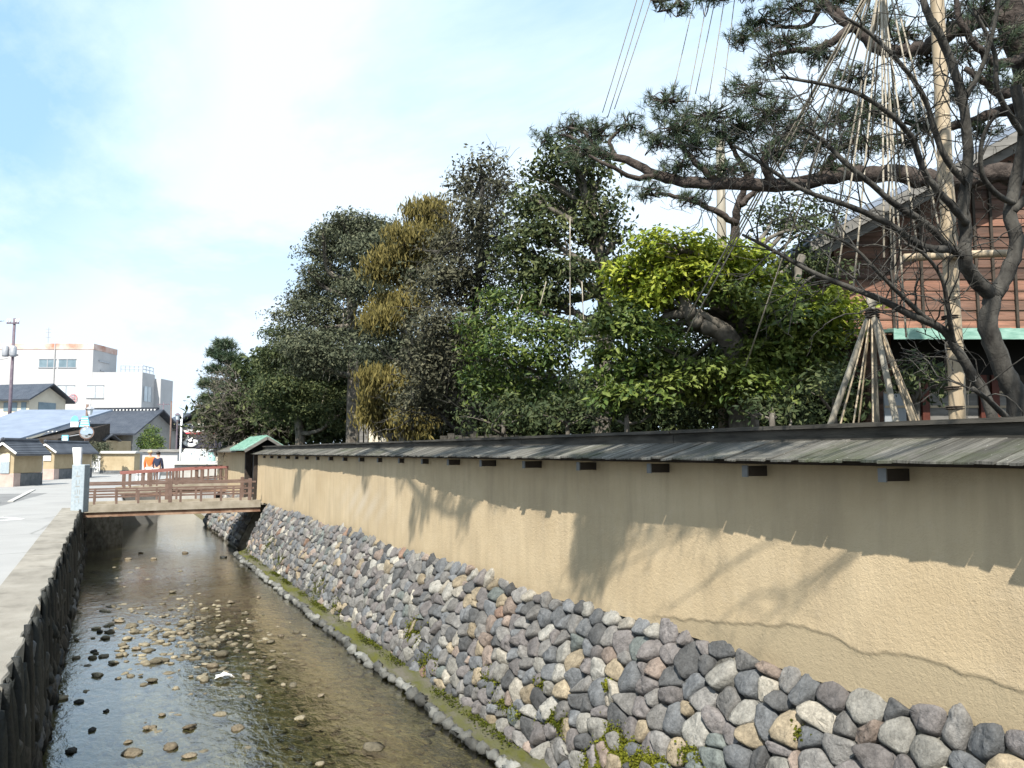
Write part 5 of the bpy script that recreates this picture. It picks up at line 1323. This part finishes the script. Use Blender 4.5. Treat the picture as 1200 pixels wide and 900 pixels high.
for dz in (-.2, .05, .25): m.bb((cxx - .32, -.16, czz + dz - .02), (cxx + .32, -.12, czz + dz + .02))
m.build('round_red_emblem', MT['red'], b, local=True)
# ---- two storey house at the far left --------------------------------
D = 88
b = root('tiled_house', 'two storey tiled house with a gable end, upper left beside the utility pole', 'house', 0, D, R_(-14))
X = lambda px: lx(px, 0, D); Zq = lambda py: lz(py, D)
m = MB(); m.bb((X(-40), 0, 0), (X(38), 5, Zq(466))); m.prism([(0, Zq(466)), (5, Zq(466)), (2.5, Zq(452))], X(36), X(38), axis='x'); m.build('wall', MT['cream'], b, local=True)
m = MB(); gable(m, X(-40), X(38), 0, 5, Zq(466), Zq(450), .7, .18); m.build('roof', MT['slate'], b, local=True)
for a_ in (2, 14, 27): 
    f = MB().bb((X(a_), -.05, Zq(482)), (X(a_ + 7), .02, Zq(472))).build('window', MT['glass'], b, local=True)
m = MB(); m.bb((X(38) - .02, 1.2, Zq(482)), (X(38) + .05, 3.6, Zq(471))); m.build('side_window', MT['glass'], b, local=True)
# ---- shed with pale blue metal roof ------------------------------------
D = 62
b = root('wooden_shed', 'dark wooden shed under a wide pale blue metal roof', 'shed', 0, D)
X = lambda px: lx(px, 0, D); Zq = lambda py: lz(py, D)
m = MB(); m.bb((X(30), .6, 0), (X(62), 8.6, Zq(514))); m.prism([(.6, Zq(514)), (8.6, Zq(514)), (8.6, Zq(492)), ], X(30), X(62), axis='x'); m.bb((X(-60), 1.5, 0), (X(30), 8.5, Zq(516))); m.build('wall', MT['darkwood'], b, local=True)
m = MB(); m.add([(X(-60), -1.2, Zq(515)), (X(30), -1.2, Zq(515)), (X(63.5), 8.8, Zq(481.5) + .55), (X(-60), 8.8, Zq(481.5) + .55), (X(-60), -1.2, Zq(515) - .15), (X(30), -1.2, Zq(515) - .15), (X(63.5), 8.8, Zq(481.5) + .4), (X(-60), 8.8, Zq(481.5) + .4)], [[0, 1, 2, 3], [7, 6, 5, 4], [0, 4, 5, 1], [1, 5, 6, 2], [2, 6, 7, 3], [3, 7, 4, 0]])
m.build('metal_roof', MT['metalroof'], b, local=True)
m = MB(); m.tube([(X(-60), -1.25, Zq(516)), (X(20), -1.25, Zq(516)), (X(33), -.9, Zq(517)), (X(35), .3, Zq(519)), (X(35), .4, 0)], .07, 6); m.build('gutter_pipe', MT['steel'], b, local=True)
# ---- big dark tiled house ------------------------------------------------
D = 74
b = root('tiled_house', 'long dark blue tiled house with a gable end in front of the white building', 'house', 120, D, R_(-9))
X = lambda px: lx(px, 120, D); Zq = lambda py: lz(py, D)
ze, zr = Zq(505), Zq(480)
m = MB(); m.bb((X(66), 0, 0), (X(158), 7, ze)); m.prism([(0, ze), (7, ze), (3.5, zr - .1)], X(157), X(158), axis='x'); m.build('wall', MT['grey_plaster'], b, local=True)
m = MB(); gable(m, X(66), X(158), 0, 7, ze, zr, .75, .16); m.build('roof', MT['slate'], b, local=True)
m = MB(); m.beam((X(64), 3.5, zr + .22), (X(160), 3.5, zr + .22), .4, .26); m.build('ridge', MT['slate_fine'], b, local=True)
m = MB(); [m.sphere((q, 3.28, zr + .1), .09, 6, 4) for q in np.arange(X(65), X(160), .36)]; m.build('ridge_tile_ends', MT['white'], b, local=True)
m = MB(); gable(m, X(63), X(133), -3.0, .5, Zq(519), Zq(507), .2, .1); m.build('lower_roof', MT['slate'], b, local=True)
m = MB(); m.bb((X(64), -2.7, 0), (X(132), -.1, Zq(519))); m.build('lower_wall', MT['darkwood'], b, local=True)
m = MB(); [m.sphere((q, -1.4, Zq(506.5)), .08, 6, 4) for q in np.arange(X(63), X(124), .42)]; m.build('lower_ridge_tile_ends', MT['white'], b, local=True)
m = MB(); gable(m, X(126), X(138), -4.4, -1.0, Zq(521), Zq(511), .35, .1, 'y'); gable(m, X(138), X(158), -4.0, -2.2, Zq(516.5), Zq(511), .25, .1); m.build('porch_roof', MT['slate_fine'], b, local=True)
m = MB(); m.bb((X(127), -4.1, 0), (X(137), -1.2, Zq(521))); m.bb((X(140), -3.6, 0), (X(157), -.1, Zq(517))); m.build('porch_wall', MT['mudwall'], b, local=True)
for a_, c_ in ((129, 135), (143, 147), (149, 154)):
    MB().bb((X(a_), -4.15 if a_ < 138 else -3.65, 1.0), (X(c_), -4.05 if a_ < 138 else -3.58, 2.1)).build('window', MT['glass'], b, local=True)
# ---- bush beside it
r_ = np.random.default_rng(5)
def far_bush(name, label, px, py, D, rx, ry, mt_, seed):
    bl = BL([(px - rx * .4, py, rx * .6, ry * .7), (px + rx * .4, py + 2, rx * .6, ry * .7), (px, py - ry * .4, rx * .6, ry * .6), (px, py + ry * .5, rx * .8, ry * .5)], D)
    tree(name, label, 'bush', [G0(px, D), P(px, py + ry, D), P(px, py, D)], [bl], [mt_], .08, [dict(dens=5, per=24, cs=.22, size=.2, asp=.45, tb=.5, tv=.2)], branch=.03, per=2, seed=seed)
far_bush('round_bush', 'round green bush beside the gable end of the long tiled house', 177, 516, 66, 13, 16, 'leaf_green', 141)
far_bush('low_bush', 'low green brown bush behind the white picket fence', 118, 526, 66, 12, 8, 'leaf_grey', 142)
far_bush('bare_bush', 'reddish brown bush behind the picket fence at the sign post', 104, 532, 62, 8, 14, 'leaf_brown', 143)
# ---- mud walls and roofed wall ends ----------------------------------------
def wallend(label, px0, px1, py_top, D, base, dep, gx):
    b = root('roofed_wall', label, 'wall', px0, D, 0)
    wd = lx(px1, px0, D); z = lz(py_top, D)
    ex = dep
    m = MB(); m.bb((0, 0, .62), (wd, ex, z - .45)); m.prism([(0, z - .45), (wd, z - .45), (wd / 2, z - .12)], 0, ex, axis='y'); m.build('mud_body', MT['mudwall'], b, local=True)
    MB().bb((-.03, -.03, 0), (wd + .03, .5, .62)).build('front_base', MT['pinkstone'], b, local=True)
    MB().bb((-.02, .5, 0), (wd + .04, ex, .6)).build('side_base', MT['darkstone'], b, local=True)
    m = MB(); gable(m, 0, wd, 0, ex, z - .45, z - .05, .28, .09, 'y'); m.build('tile_roof', MT['slate_fine'], b, local=True)
    m = MB(); s_ = .4 / (wd / 2)
    m.tube([(wd / 2, -.2, z + .03), (wd / 2, ex + .2, z + .03)], .09, 8); m.sphere((wd / 2, -.28, z + .03), .11, 8, 6); m.build('ridge', MT['slate_fine'], b, local=True)
    m = MB(); m.beam((-.26, -.30, z - .62), (wd / 2, -.30, z - .14), .03, .09); m.beam((wd / 2, -.30, z - .14), (wd + .26, -.30, z - .62), .03, .09); m.build('bargeboard', MT['white'], b, local=True)
    return b, wd, z
b, wd, z = wallend('tile roofed brown mud wall end nearest at the left edge of the street', -3, 17, 516, 38, None, 2.3, 0)
MB().bb((.12, -.05, .64), (.62, -.001, z - .62)).build('plaster_panel', MT['cream'], b, local=True)
MB().bb((.2, -.07, .62), (.62, -.052, 1.15)).build('grey_panel', MT['granite'], b, local=True)
b, wd, z = wallend('second tile roofed mud wall end beyond the red pots with a white front board', 48, 64, 518, 48, None, 4.3, 0)
MB().bb((.2, -.05, 1.1), (.62, -.001, z - .6)).build('white_board', MT['white'], b, local=True)
def lowwall(label, px0, px1, py, D, mat, cap, dep=.5, rz=0.0):
    b = root('low_wall', label, 'wall', px0, D, rz)
    wd = lx(px1, px0, D); z = lz(py, D)
    MB().bb((0, 0, .25), (wd, dep, z - .15)).build('body', MT[mat], b, local=True)
    MB().bb((-.02, -.02, 0), (wd + .02, dep + .02, .25)).build('base', MT['darkstone'], b, local=True)
    m = MB(); m.prism([(-.2, z - .15), (dep + .2, z - .15), (dep + .1, z - .02), (dep / 2, z + .03), (-.1, z - .02)], -.15, wd + .15, axis='x'); m.build('cap', MT[cap], b, local=True)
    return b
lowwall('low tan mud wall with a pale cap in front of the long tiled house', 118, 159, 529, 61, 'mudwall', 'concrete', .8, R_(-4))
lowwall('low white wall with a dark capping behind the two people', 167, 208, 527, 56, 'white_render', 'greyboard', .5)
lowwall('long low grey stone wall beyond the far footbridge', 205, 262, 541, 44, 'concrete', 'concrete', .4)
# picket fence
b = root('picket_fence', 'white picket fence between the sign post and the low mud wall', 'fence', 102, 62)
for k, q in enumerate(np.arange(0, lx(118, 102, 62), .12)):
    MB().bb((q, 0, .1), (q + .06, .03, lz(533, 62))).build('picket', MT['white'], b, local=True)
m = MB(); [m.bb((0, .03, z), (lx(118, 102, 62), .06, z + .07)) for z in (.4, 1.05)]; m.build('rail', MT['white'], b, local=True)
# white tapered board
b = root('tapered_board', 'white tapered board standing behind the granite pillar', 'board', 84.5, 40)
w_ = lx(94, 84.5, 40); m = MB(); m.prism([(.14, 0), (w_, 0), (w_, lz(524.5, 40)), (0, lz(524.5, 40)), (.12, .9)], 0, .06, axis='y'); m.build('panel', MT['white'], b, local=True)
m = MB(); m.bb((w_ + .002, 0, 0), (w_ + .06, .1, lz(524.5, 40) + .02)); m.build('post', MT['steel'], b, local=True)
# red pots with a notice board
b = root('planter_barrel', 'weathered barrel topped by two bright red round lids between the mud wall ends', 'barrel', 43, 44)
m = MB(); m.lathe([(.2, 0), (.26, .2), (.27, .42), (.23, .62)], n=14); m.build('barrel', MT['brownpole'], b, local=True, smooth=True)
for x in (-.15, .16):
    m = MB(); m.lathe([(.15, .62), (.165, .7), (.15, .84), (.08, .92), (.01, .94)], (x, 0, 0), 14); m.build('red_lid', MT['red'], b, local=True, smooth=True)
b = root('notice_board', 'small grey notice board on legs behind the red lidded barrel', 'notice board', 42, 46)
m = MB(); m.bb((-.36, 0, .95), (.36, .05, 1.52)); m.build('panel', MT['paleglass'], b, local=True)
m = MB(); m.bb((-.4, -.03, 1.5), (.4, .08, 1.57)); m.bb((-.4, -.03, .9), (.4, .08, .96)); m.bb((-.4, -.02, 0), (-.36, .07, 1.5)); m.bb((.36, -.02, 0), (.4, .07, 1.5)); m.bb((-.02, -.02, .96), (.02, 0, 1.5)); m.build('frame', MT['steel'], b, local=True)
# sign and lamp post
D = 57
b = root('lamp_post', 'brown street lamp post carrying sky blue signs, a lantern and a round mirror', 'street lamp', 100, D)
X = lambda px: lx(px, 100, D); Zq = lambda py: lz(py, D)
m = MB(); m.tube([(0, 0, 0), (0, 0, Zq(474))], [.11, .085], 10); m.tube([(0, 0, Zq(480)), (X(103), 0, Zq(477)), (X(103.5), 0, Zq(479))], .04, 6); m.build('post', MT['brownpole'], b, local=True, smooth=True)
m = MB(); m.lathe([(.14, Zq(486)), (.22, Zq(480)), (.22, Zq(479.5))], (X(103.5), 0, 0), 6); ln = m.build('lantern', MT['paleglass'], b, local=True)
m = MB(); m.lathe([(.32, Zq(479.5)), (.16, Zq(477)), (.03, Zq(476)), (.015, Zq(473))], (X(103.5), 0, 0), 6); m.build('lantern_roof', MT['steel'], ln, local=True)
for (p0, p1, y0, y1) in ((82.5, 91.5, 494.5, 500.5), ):
    s_ = MB().bb((X(p0), -.14, Zq(y1)), (X(p1), -.1, Zq(y0))).build('sign', MT['white'], b, local=True)
m = MB(); an = np.linspace(0, math.pi, 9); m.prism([(X(87) + .27 * math.cos(q), Zq(494) + .4 * math.sin(q)) for q in an], -.14, -.1, axis='y'); s_ = m.build('blue_sign', MT['blue_sign'], b, local=True)
m = MB(); m.prism([(X(93), Zq(500.5)), (X(105.5), Zq(500.5)), (X(102.5), Zq(488)), (X(96.5), Zq(488))], -.18, -.13, axis='y'); s_ = m.build('blue_sign', MT['blue_sign'], b, local=True)
m = MB(); [m.bb((X(94.5 + .3 * k), -.186, Zq(499.5 - 2.8 * k)), (X(104.2 - .5 * k), -.182, Zq(498.4 - 2.8 * k))) for k in range(4)]; m.build('sign_lines', MT['white'], s_, local=True)
s_ = MB().bb((X(73), -.14, Zq(516.5)), (X(80.5), -.1, Zq(510))).build('blue_sign', MT['blue_sign'], b, local=True)
m = MB(); m.bb((X(73.4), -.146, Zq(516.2)), (X(80.1), -.142, Zq(514.2))); m.bb((X(74), -.146, Zq(512.6)), (X(79.5), -.142, Zq(511.4))); m.build('sign_lines', MT['white'], s_, local=True)
m = MB(); m.tube([(X(72), -.05, Zq(513)), (X(100), -.05, Zq(508))], .03, 5); m.tube([(X(82), -.05, Zq(494)), (X(105), -.05, Zq(494))], .035, 5); m.build('bracket', MT['steel'], b, local=True)
mi = thing('convex_mirror', 'round convex traffic mirror facing the street below the blue signs', 'traffic mirror', tuple(G0(100.5, 56.5)), -TH)
m = MB(); m.lathe([(.42, 0), (.4, .05), (.3, .1), (.15, .13), (.01, .14)], n=20); o = m.build('mirror_face', MT['mirror'], mi, local=True, smooth=True); o.rotation_euler = (R_(80), 0, R_(25)); o.location = (0, 0, lz(507, 56.5))
m = MB(); m.lathe([(.42, -.06), (.47, -.05), (.47, .03), (.425, .03)], n=20); o = m.build('rim', MT['brownpole'], mi, local=True); o.rotation_euler = (R_(80), 0, R_(25)); o.location = (0, 0, lz(507, 56.5))
m = MB(); m.tube([(.05, .2, 0), (.05, .2, lz(507, 56.5) + .3)], .045, 8); m.build('post', MT['brownpole'], mi, local=True)
# utility pole
D = 70
b = root('utility_pole', 'tall dark utility pole with crossarm and transformers at the left edge', 'utility pole', 9, D)
X = lambda px: lx(px, 9, D); Zq = lambda py: lz(py, D)
m = MB(); m.tube([(0, 0, 0), (0, 0, Zq(372))], [.17, .11], 10); m.build('pole', MT['purplepole'], b, local=True, smooth=True)
for py, L in ((378, 8), (396, 0), (416, 9)):
    if L: MB().beam((X(9 - L), -.12, Zq(py)), (X(9 + L * .8), -.12, Zq(py)), .1, .12).build('crossarm', MT['purplepole'], b, local=True)
for px in (3, 12):
    m = MB(); m.lathe([(.24, Zq(418)), (.27, Zq(416)), (.27, Zq(407)), (.2, Zq(405.5)), (.06, Zq(405))], (X(px), -.32, 0), 12); m.build('transformer', MT['steel'], b, local=True, smooth=True)
for px in (2, 5, 12, 15):
    m = MB(); m.lathe([(.04, Zq(377)), (.09, Zq(376)), (.05, Zq(375)), (.09, Zq(374)), (.03, Zq(373))], (X(px), -.12, 0), 8); m.build('insulator', MT['white'], b, local=True, smooth=True)
for k, (py, px) in enumerate(((376, 2), (376, 5), (420, 9))):
    q = np.linspace(0, 1, 12); a_ = P(px, py, D); c_ = P(-160, py + 14, D + 8)
    p = a_ + (c_ - a_) * q[:, None]; p[:, 2] -= np.sin(q * math.pi) * .4
    tag(MB().tube(p, .02, 4).build('power_line', MT['rubber']), 'thin black power line leaving the utility pole at the left edge', 'power line', 'power lines at the left edge')
# ---- shop with white emblem --------------------------------------------
D = 82
b = root('shop', 'shop with a dark tiled roof, white name board and indigo curtain with a white emblem', 'shop', 215, D)
X = lambda px: lx(px, 215, D); Zq = lambda py: lz(py, D)
MB().bb((X(186), 0, 0), (X(290), 8, Zq(503))).build('wall', MT['cream'], b, local=True)
m = MB(); m.add([(X(183), -1, Zq(500)), (X(270), -1, Zq(500)), (X(262), 5, Zq(481)), (X(190), 5, Zq(481)), (X(183), -1, Zq(502)), (X(270), -1, Zq(502)), (X(262), 5, Zq(483)), (X(190), 5, Zq(483))], [[0, 1, 2, 3], [7, 6, 5, 4], [0, 4, 5, 1], [1, 5, 6, 2], [2, 6, 7, 3], [3, 7, 4, 0]])
m.build('roof', MT['slate'], b, local=True)
m = MB(); m.prism([(X(212), Zq(497)), (X(246), Zq(478)), (X(280), Zq(497)), (X(280), Zq(495)), (X(246), Zq(476)), (X(212), Zq(495))], -1.6, 2, axis='y'); m.build('gable_roof', MT['slate_fine'], b, local=True)
MB().prism([(X(217), Zq(497.5)), (X(275), Zq(497.5)), (X(246), Zq(481))], -.7, -.6, axis='y').build('gable_wall', MT['mudwall'], b, local=True)
MB().bb((X(217), -.85, Zq(507)), (X(241), -.72, Zq(497))).build('name_board', MT['white'], b, local=True)
def stroke(mb, pts, w0, y):
    mb.tube(crs([(X(a_), y, Zq(c_)) for a_, c_ in pts], 4), w0, 6)
m = MB()
for pts in ([(219, 499), (221, 498.2), (223, 499.5)], [(221, 498), (220.5, 500.5), (219, 502)], [(225, 498.5), (227, 499.8), (226, 501.5)], [(229, 498), (231.5, 498.6)], [(230.4, 497.8), (229.6, 500), (231.8, 501), (231, 502)], [(234, 498.6), (236.5, 499.5)], [(235.6, 498), (234.6, 500), (236.5, 501.5)], [(238.6, 498), (238.2, 501)]):
    stroke(m, pts, .075, -.87)
m.build('brush_lettering', MT['black'], b, local=True)
MB().bb((X(206), -.9, Zq(509)), (X(262), -.7, Zq(507))).build('red_fascia', MT['red'], b, local=True)
MB().bb((X(206), -.8, Zq(525)), (X(262), -.74, Zq(509))).build('curtain', MT['indigo'], b, local=True)
m = MB()
for pts, w_ in (([(223.5, 510.5), (222.8, 513), (221.5, 516.5)], .14), ([(221, 517), (220, 519.5), (222.5, 521), (225, 519.5)], .17), ([(225, 517), (226.5, 516), (227.5, 517.5)], .14), ([(227.5, 513), (228.3, 514.5)], .13), ([(223, 521.5), (229, 522), (233, 519.5), (234.5, 517.5)], .19), ([(230, 516.5), (232, 517), (234.5, 517.5)], .13)):
    stroke(m, pts, w_, -.82)
m.build('white_emblem', MT['white'], b, local=True)
MB().bb((X(187), -.08, Zq(505) - 1.2), (X(194), -.01, Zq(505))).build('window', MT['paleglass'], b, local=True)
# white van parked by the shop
D = 70
b = root('parked_van', 'white van parked in front of the shop with the indigo curtain', 'van', 227, D)
m = MB(); m.prism([(-1.3, .35), (1.25, .35), (1.25, 1.2), (1.12, 1.86), (-.8, 1.9), (-1.22, 1.25), (-1.32, .95)], 0, 1.45, axis='y'); m.build('body', MT['white'], b, local=True, bevel=.06)
for x0, x1 in ((-.75, -.1), (.0, .55), (.63, 1.05)): MB().prism([(x0 - (.18 if x0 < -.5 else 0), 1.28), (x1, 1.28), (x1, 1.72), (x0, 1.72)], -.012, -.001, axis='y').build('window', MT['paleglass'], b, local=True)
for x in (-.85, .8):
    wv_ = MB(); wv_.tube([(x, -.02, .29), (x, .16, .29)], .29, 16); t_ = wv_.build('wheel', MT['rubber'], b, local=True)
    MB().tube([(x, -.032, .29), (x, -.021, .29)], .16, 12).build('rim', MT['steel'], t_, local=True)
MB().bb((-1.34, .15, .7), (-1.30, .4, .85)).build('headlight', MT['paleglass'], b, local=True)
# mint barrel
b = root('mint_tank', 'pale mint green round topped tank beside the white van', 'tank', 247.5, 60)
m = MB(); m.lathe([(.3, 0), (.33, .1), (.33, 1.1), (.27, 1.3), (.14, 1.42), (.14, 1.55), (.18, 1.6), (.18, 1.7), (.02, 1.75)], n=16); m.build('body', MT['mint'], b, local=True, smooth=True)
m = MB(); [m.lathe([(.335, z), (.345, z + .02), (.335, z + .04)], n=16) for z in (.3, .75)]; m.build('band', MT['steel'], b, local=True)
for px, py, D, mt_, lb, n_ in ((211.5, 482, 54, 'white', 'thin white pole in front of the shop', 'pole'), (199, 471, 66, 'brownpole', 'thin brown pole left of the white pole by the shop', 'pole'), (189.5, 472, 95, 'purplepole', 'distant dark utility pole beside the white building', 'utility pole')):
    b = root('street_pole', lb, n_, px, D)
    m = MB(); m.tube([(0, 0, 0), (0, 0, lz(py, D))], [.075, .06], 10); m.sphere((0, 0, lz(py, D)), .07, 8, 6); m.build('shaft', MT[mt_], b, local=True, smooth=True)
    if n_ != 'pole': MB().beam((-.7, 0, lz(py + 2, D)), (.7, 0, lz(py + 2, D)), .09, .1).build('crossarm', MT[mt_], b, local=True)
    else:
        m = MB(); m.lathe([(.2, 0), (.2, .06), (.09, .1)], n=12); m.build('base', MT['concrete'], b, local=True)
b = root('street_lamp', 'dark street lamp with a square white lantern in front of the shop', 'street lamp', 206.5, 64)
m = MB(); m.tube([(0, 0, 0), (0, 0, lz(492, 64))], .06, 8); m.build('post', MT['purplepole'], b, local=True)
m = MB(); m.lathe([(.1, lz(492, 64)), (.17, lz(487, 64)), (.17, lz(486.5, 64))], n=6); m.build('lantern', MT['paleglass'], b, local=True)
m = MB(); m.lathe([(.26, lz(486.5, 64)), (.05, lz(484, 64))], n=6); m.build('lantern_roof', MT['purplepole'], b, local=True)
# low fence and bollards by the crossing
for k, px in enumerate((162, 166)):
    b = root('bollard', ('left' if k == 0 else 'right') + ' one of two short pale bollards beside the two people', 'bollard', px, 40)
    m = MB(); m.lathe([(.07, 0), (.07, .62), (.05, .68), (.01, .7)], n=10); m.build('post', MT['white'], b, local=True, smooth=True)
    m = MB(); m.lathe([(.073, .45), (.073, .55)], n=10); m.build('band', MT['steel'], b, local=True)
# ---- people --------------------------------------------------------------
def skin_mesh(name, verts, edges, mat, parent, sub=2):
    me = bpy.data.meshes.new(name); me.from_pydata([v[:3] for v in verts], edges, [])
    o = bpy.data.objects.new(name, me); COL.objects.link(o); o.parent = parent
    o.modifiers.new('skin', 'SKIN')
    for i, v in enumerate(verts):
        rr = v[3] if isinstance(v[3], tuple) else (v[3], v[3])
        me.skin_vertices[0].data[i].radius = rr
    me.skin_vertices[0].data[0].use_root = True
    s_ = o.modifiers.new('sub', 'SUBSURF'); s_.levels = sub; s_.render_levels = sub
    me.materials.append(mat); return o
def person(label, px, D, h, rz, top, trou, hat, step):
    p = thing('person', label, 'person', tuple(G0(px, D)), -TH + rz)
    k = h / 1.7
    V = lambda L: [(a * k, b * k, c * k, (d[0] * k, d[1] * k) if isinstance(d, tuple) else d * k) for a, b, c, d in L]
    s_ = step
    body = V([(0, 0, .93, (.14, .10)), (0, 0, 1.15, (.135, .095)), (0, .0, 1.36, (.155, .10)), (0, .01, 1.46, .06), (0, .015, 1.52, .055), (0, .02, 1.60, (.078, .092)), (0, .02, 1.67, (.07, .082)),
              (-.17, 0, 1.38, .055), (-.22, .02, 1.13, .045), (-.21, .1, .9, .036), (-.205, .12, .83, .03), (.17, 0, 1.38, .055), (.22, .02, 1.13, .045), (.21, .1, .9, .036), (.205, .12, .83, .03),
              (-.09, 0, .86, .085), (-.095, s_ * .6, .48, .06), (-.095, s_ * .2, .09, .042), (-.1, s_ * .2 + .13, .04, .036), (.09, 0, .86, .085), (.095, -s_ * .3, .48, .06), (.095, -s_, .09, .042), (.1, -s_ + .13, .04, .036)])
    E = [(0, 1), (1, 2), (2, 3), (3, 4), (4, 5), (5, 6), (2, 7), (7, 8), (8, 9), (9, 10), (2, 11), (11, 12), (12, 13), (13, 14), (0, 15), (15, 16), (16, 17), (17, 18), (0, 19), (19, 20), (20, 21), (21, 22)]
    skin_mesh('body', body, E, MT['skin'], p)
    j = [(a, b, c, (d[0] * 1.16, d[1] * 1.18) if isinstance(d, tuple) else d * 1.3) for a, b, c, d in body]
    ji = [0, 1, 2, 3, 7, 8, 9, 11, 12, 13]; mp_ = {q: n for n, q in enumerate(ji)}
    skin_mesh('jacket', [j[q] for q in ji], [(mp_[a], mp_[b]) for a, b in E if a in mp_ and b in mp_], MT[top], p)
    ti = [0, 15, 16, 17, 19, 20, 21]; mp_ = {q: n for n, q in enumerate(ti)}
    skin_mesh('trousers', [(j[q][0], j[q][1], j[q][2] - (.02 if q == 0 else 0), j[q][3]) for q in ti], [(mp_[a], mp_[b]) for a, b in E if a in mp_ and b in mp_], MT[trou], p)
    for q in (17, 21):
        a, b, c, d = body[q]
        MB().sphere((a, b + .07 * k, .045 * k), (.05 * k, .13 * k, .05 * k), 10, 6).build('shoe', MT['rubber'], p, local=True, smooth=True)
    m = MB(); m.sphere((0, .005 * k, 1.66 * k), (.096 * k, .108 * k, .085 * k), 14, 10)
    if hat: m.lathe([(.15 * k, 1.645 * k), (.15 * k, 1.655 * k), (.09 * k, 1.67 * k)], n=16)
    m.build('hat' if hat else 'hair', MT['hairblond'] if hat else MT['hair'], p, local=True, smooth=True)
    m = MB(); m.sphere((0, .11 * k, 1.585 * k), (.014 * k, .02 * k, .022 * k), 8, 6); [m.sphere((x * k, .035 * k, 1.59 * k), (.012 * k, .025 * k, .032 * k), 8, 6) for x in (-.083, .083)]
    m.build('face', MT['skin'], p, local=True, smooth=True)
person('person in an orange jacket and white trousers with a straw hat beyond the far footbridge', 176, 36.8, 1.66, R_(15), 'orange', 'palecloth', True, .14)
person('person in a dark navy jacket and light grey trousers walking beside the orange jacket', 185.5, 36.3, 1.60, R_(-10), 'navy', 'greycloth', False, .18)
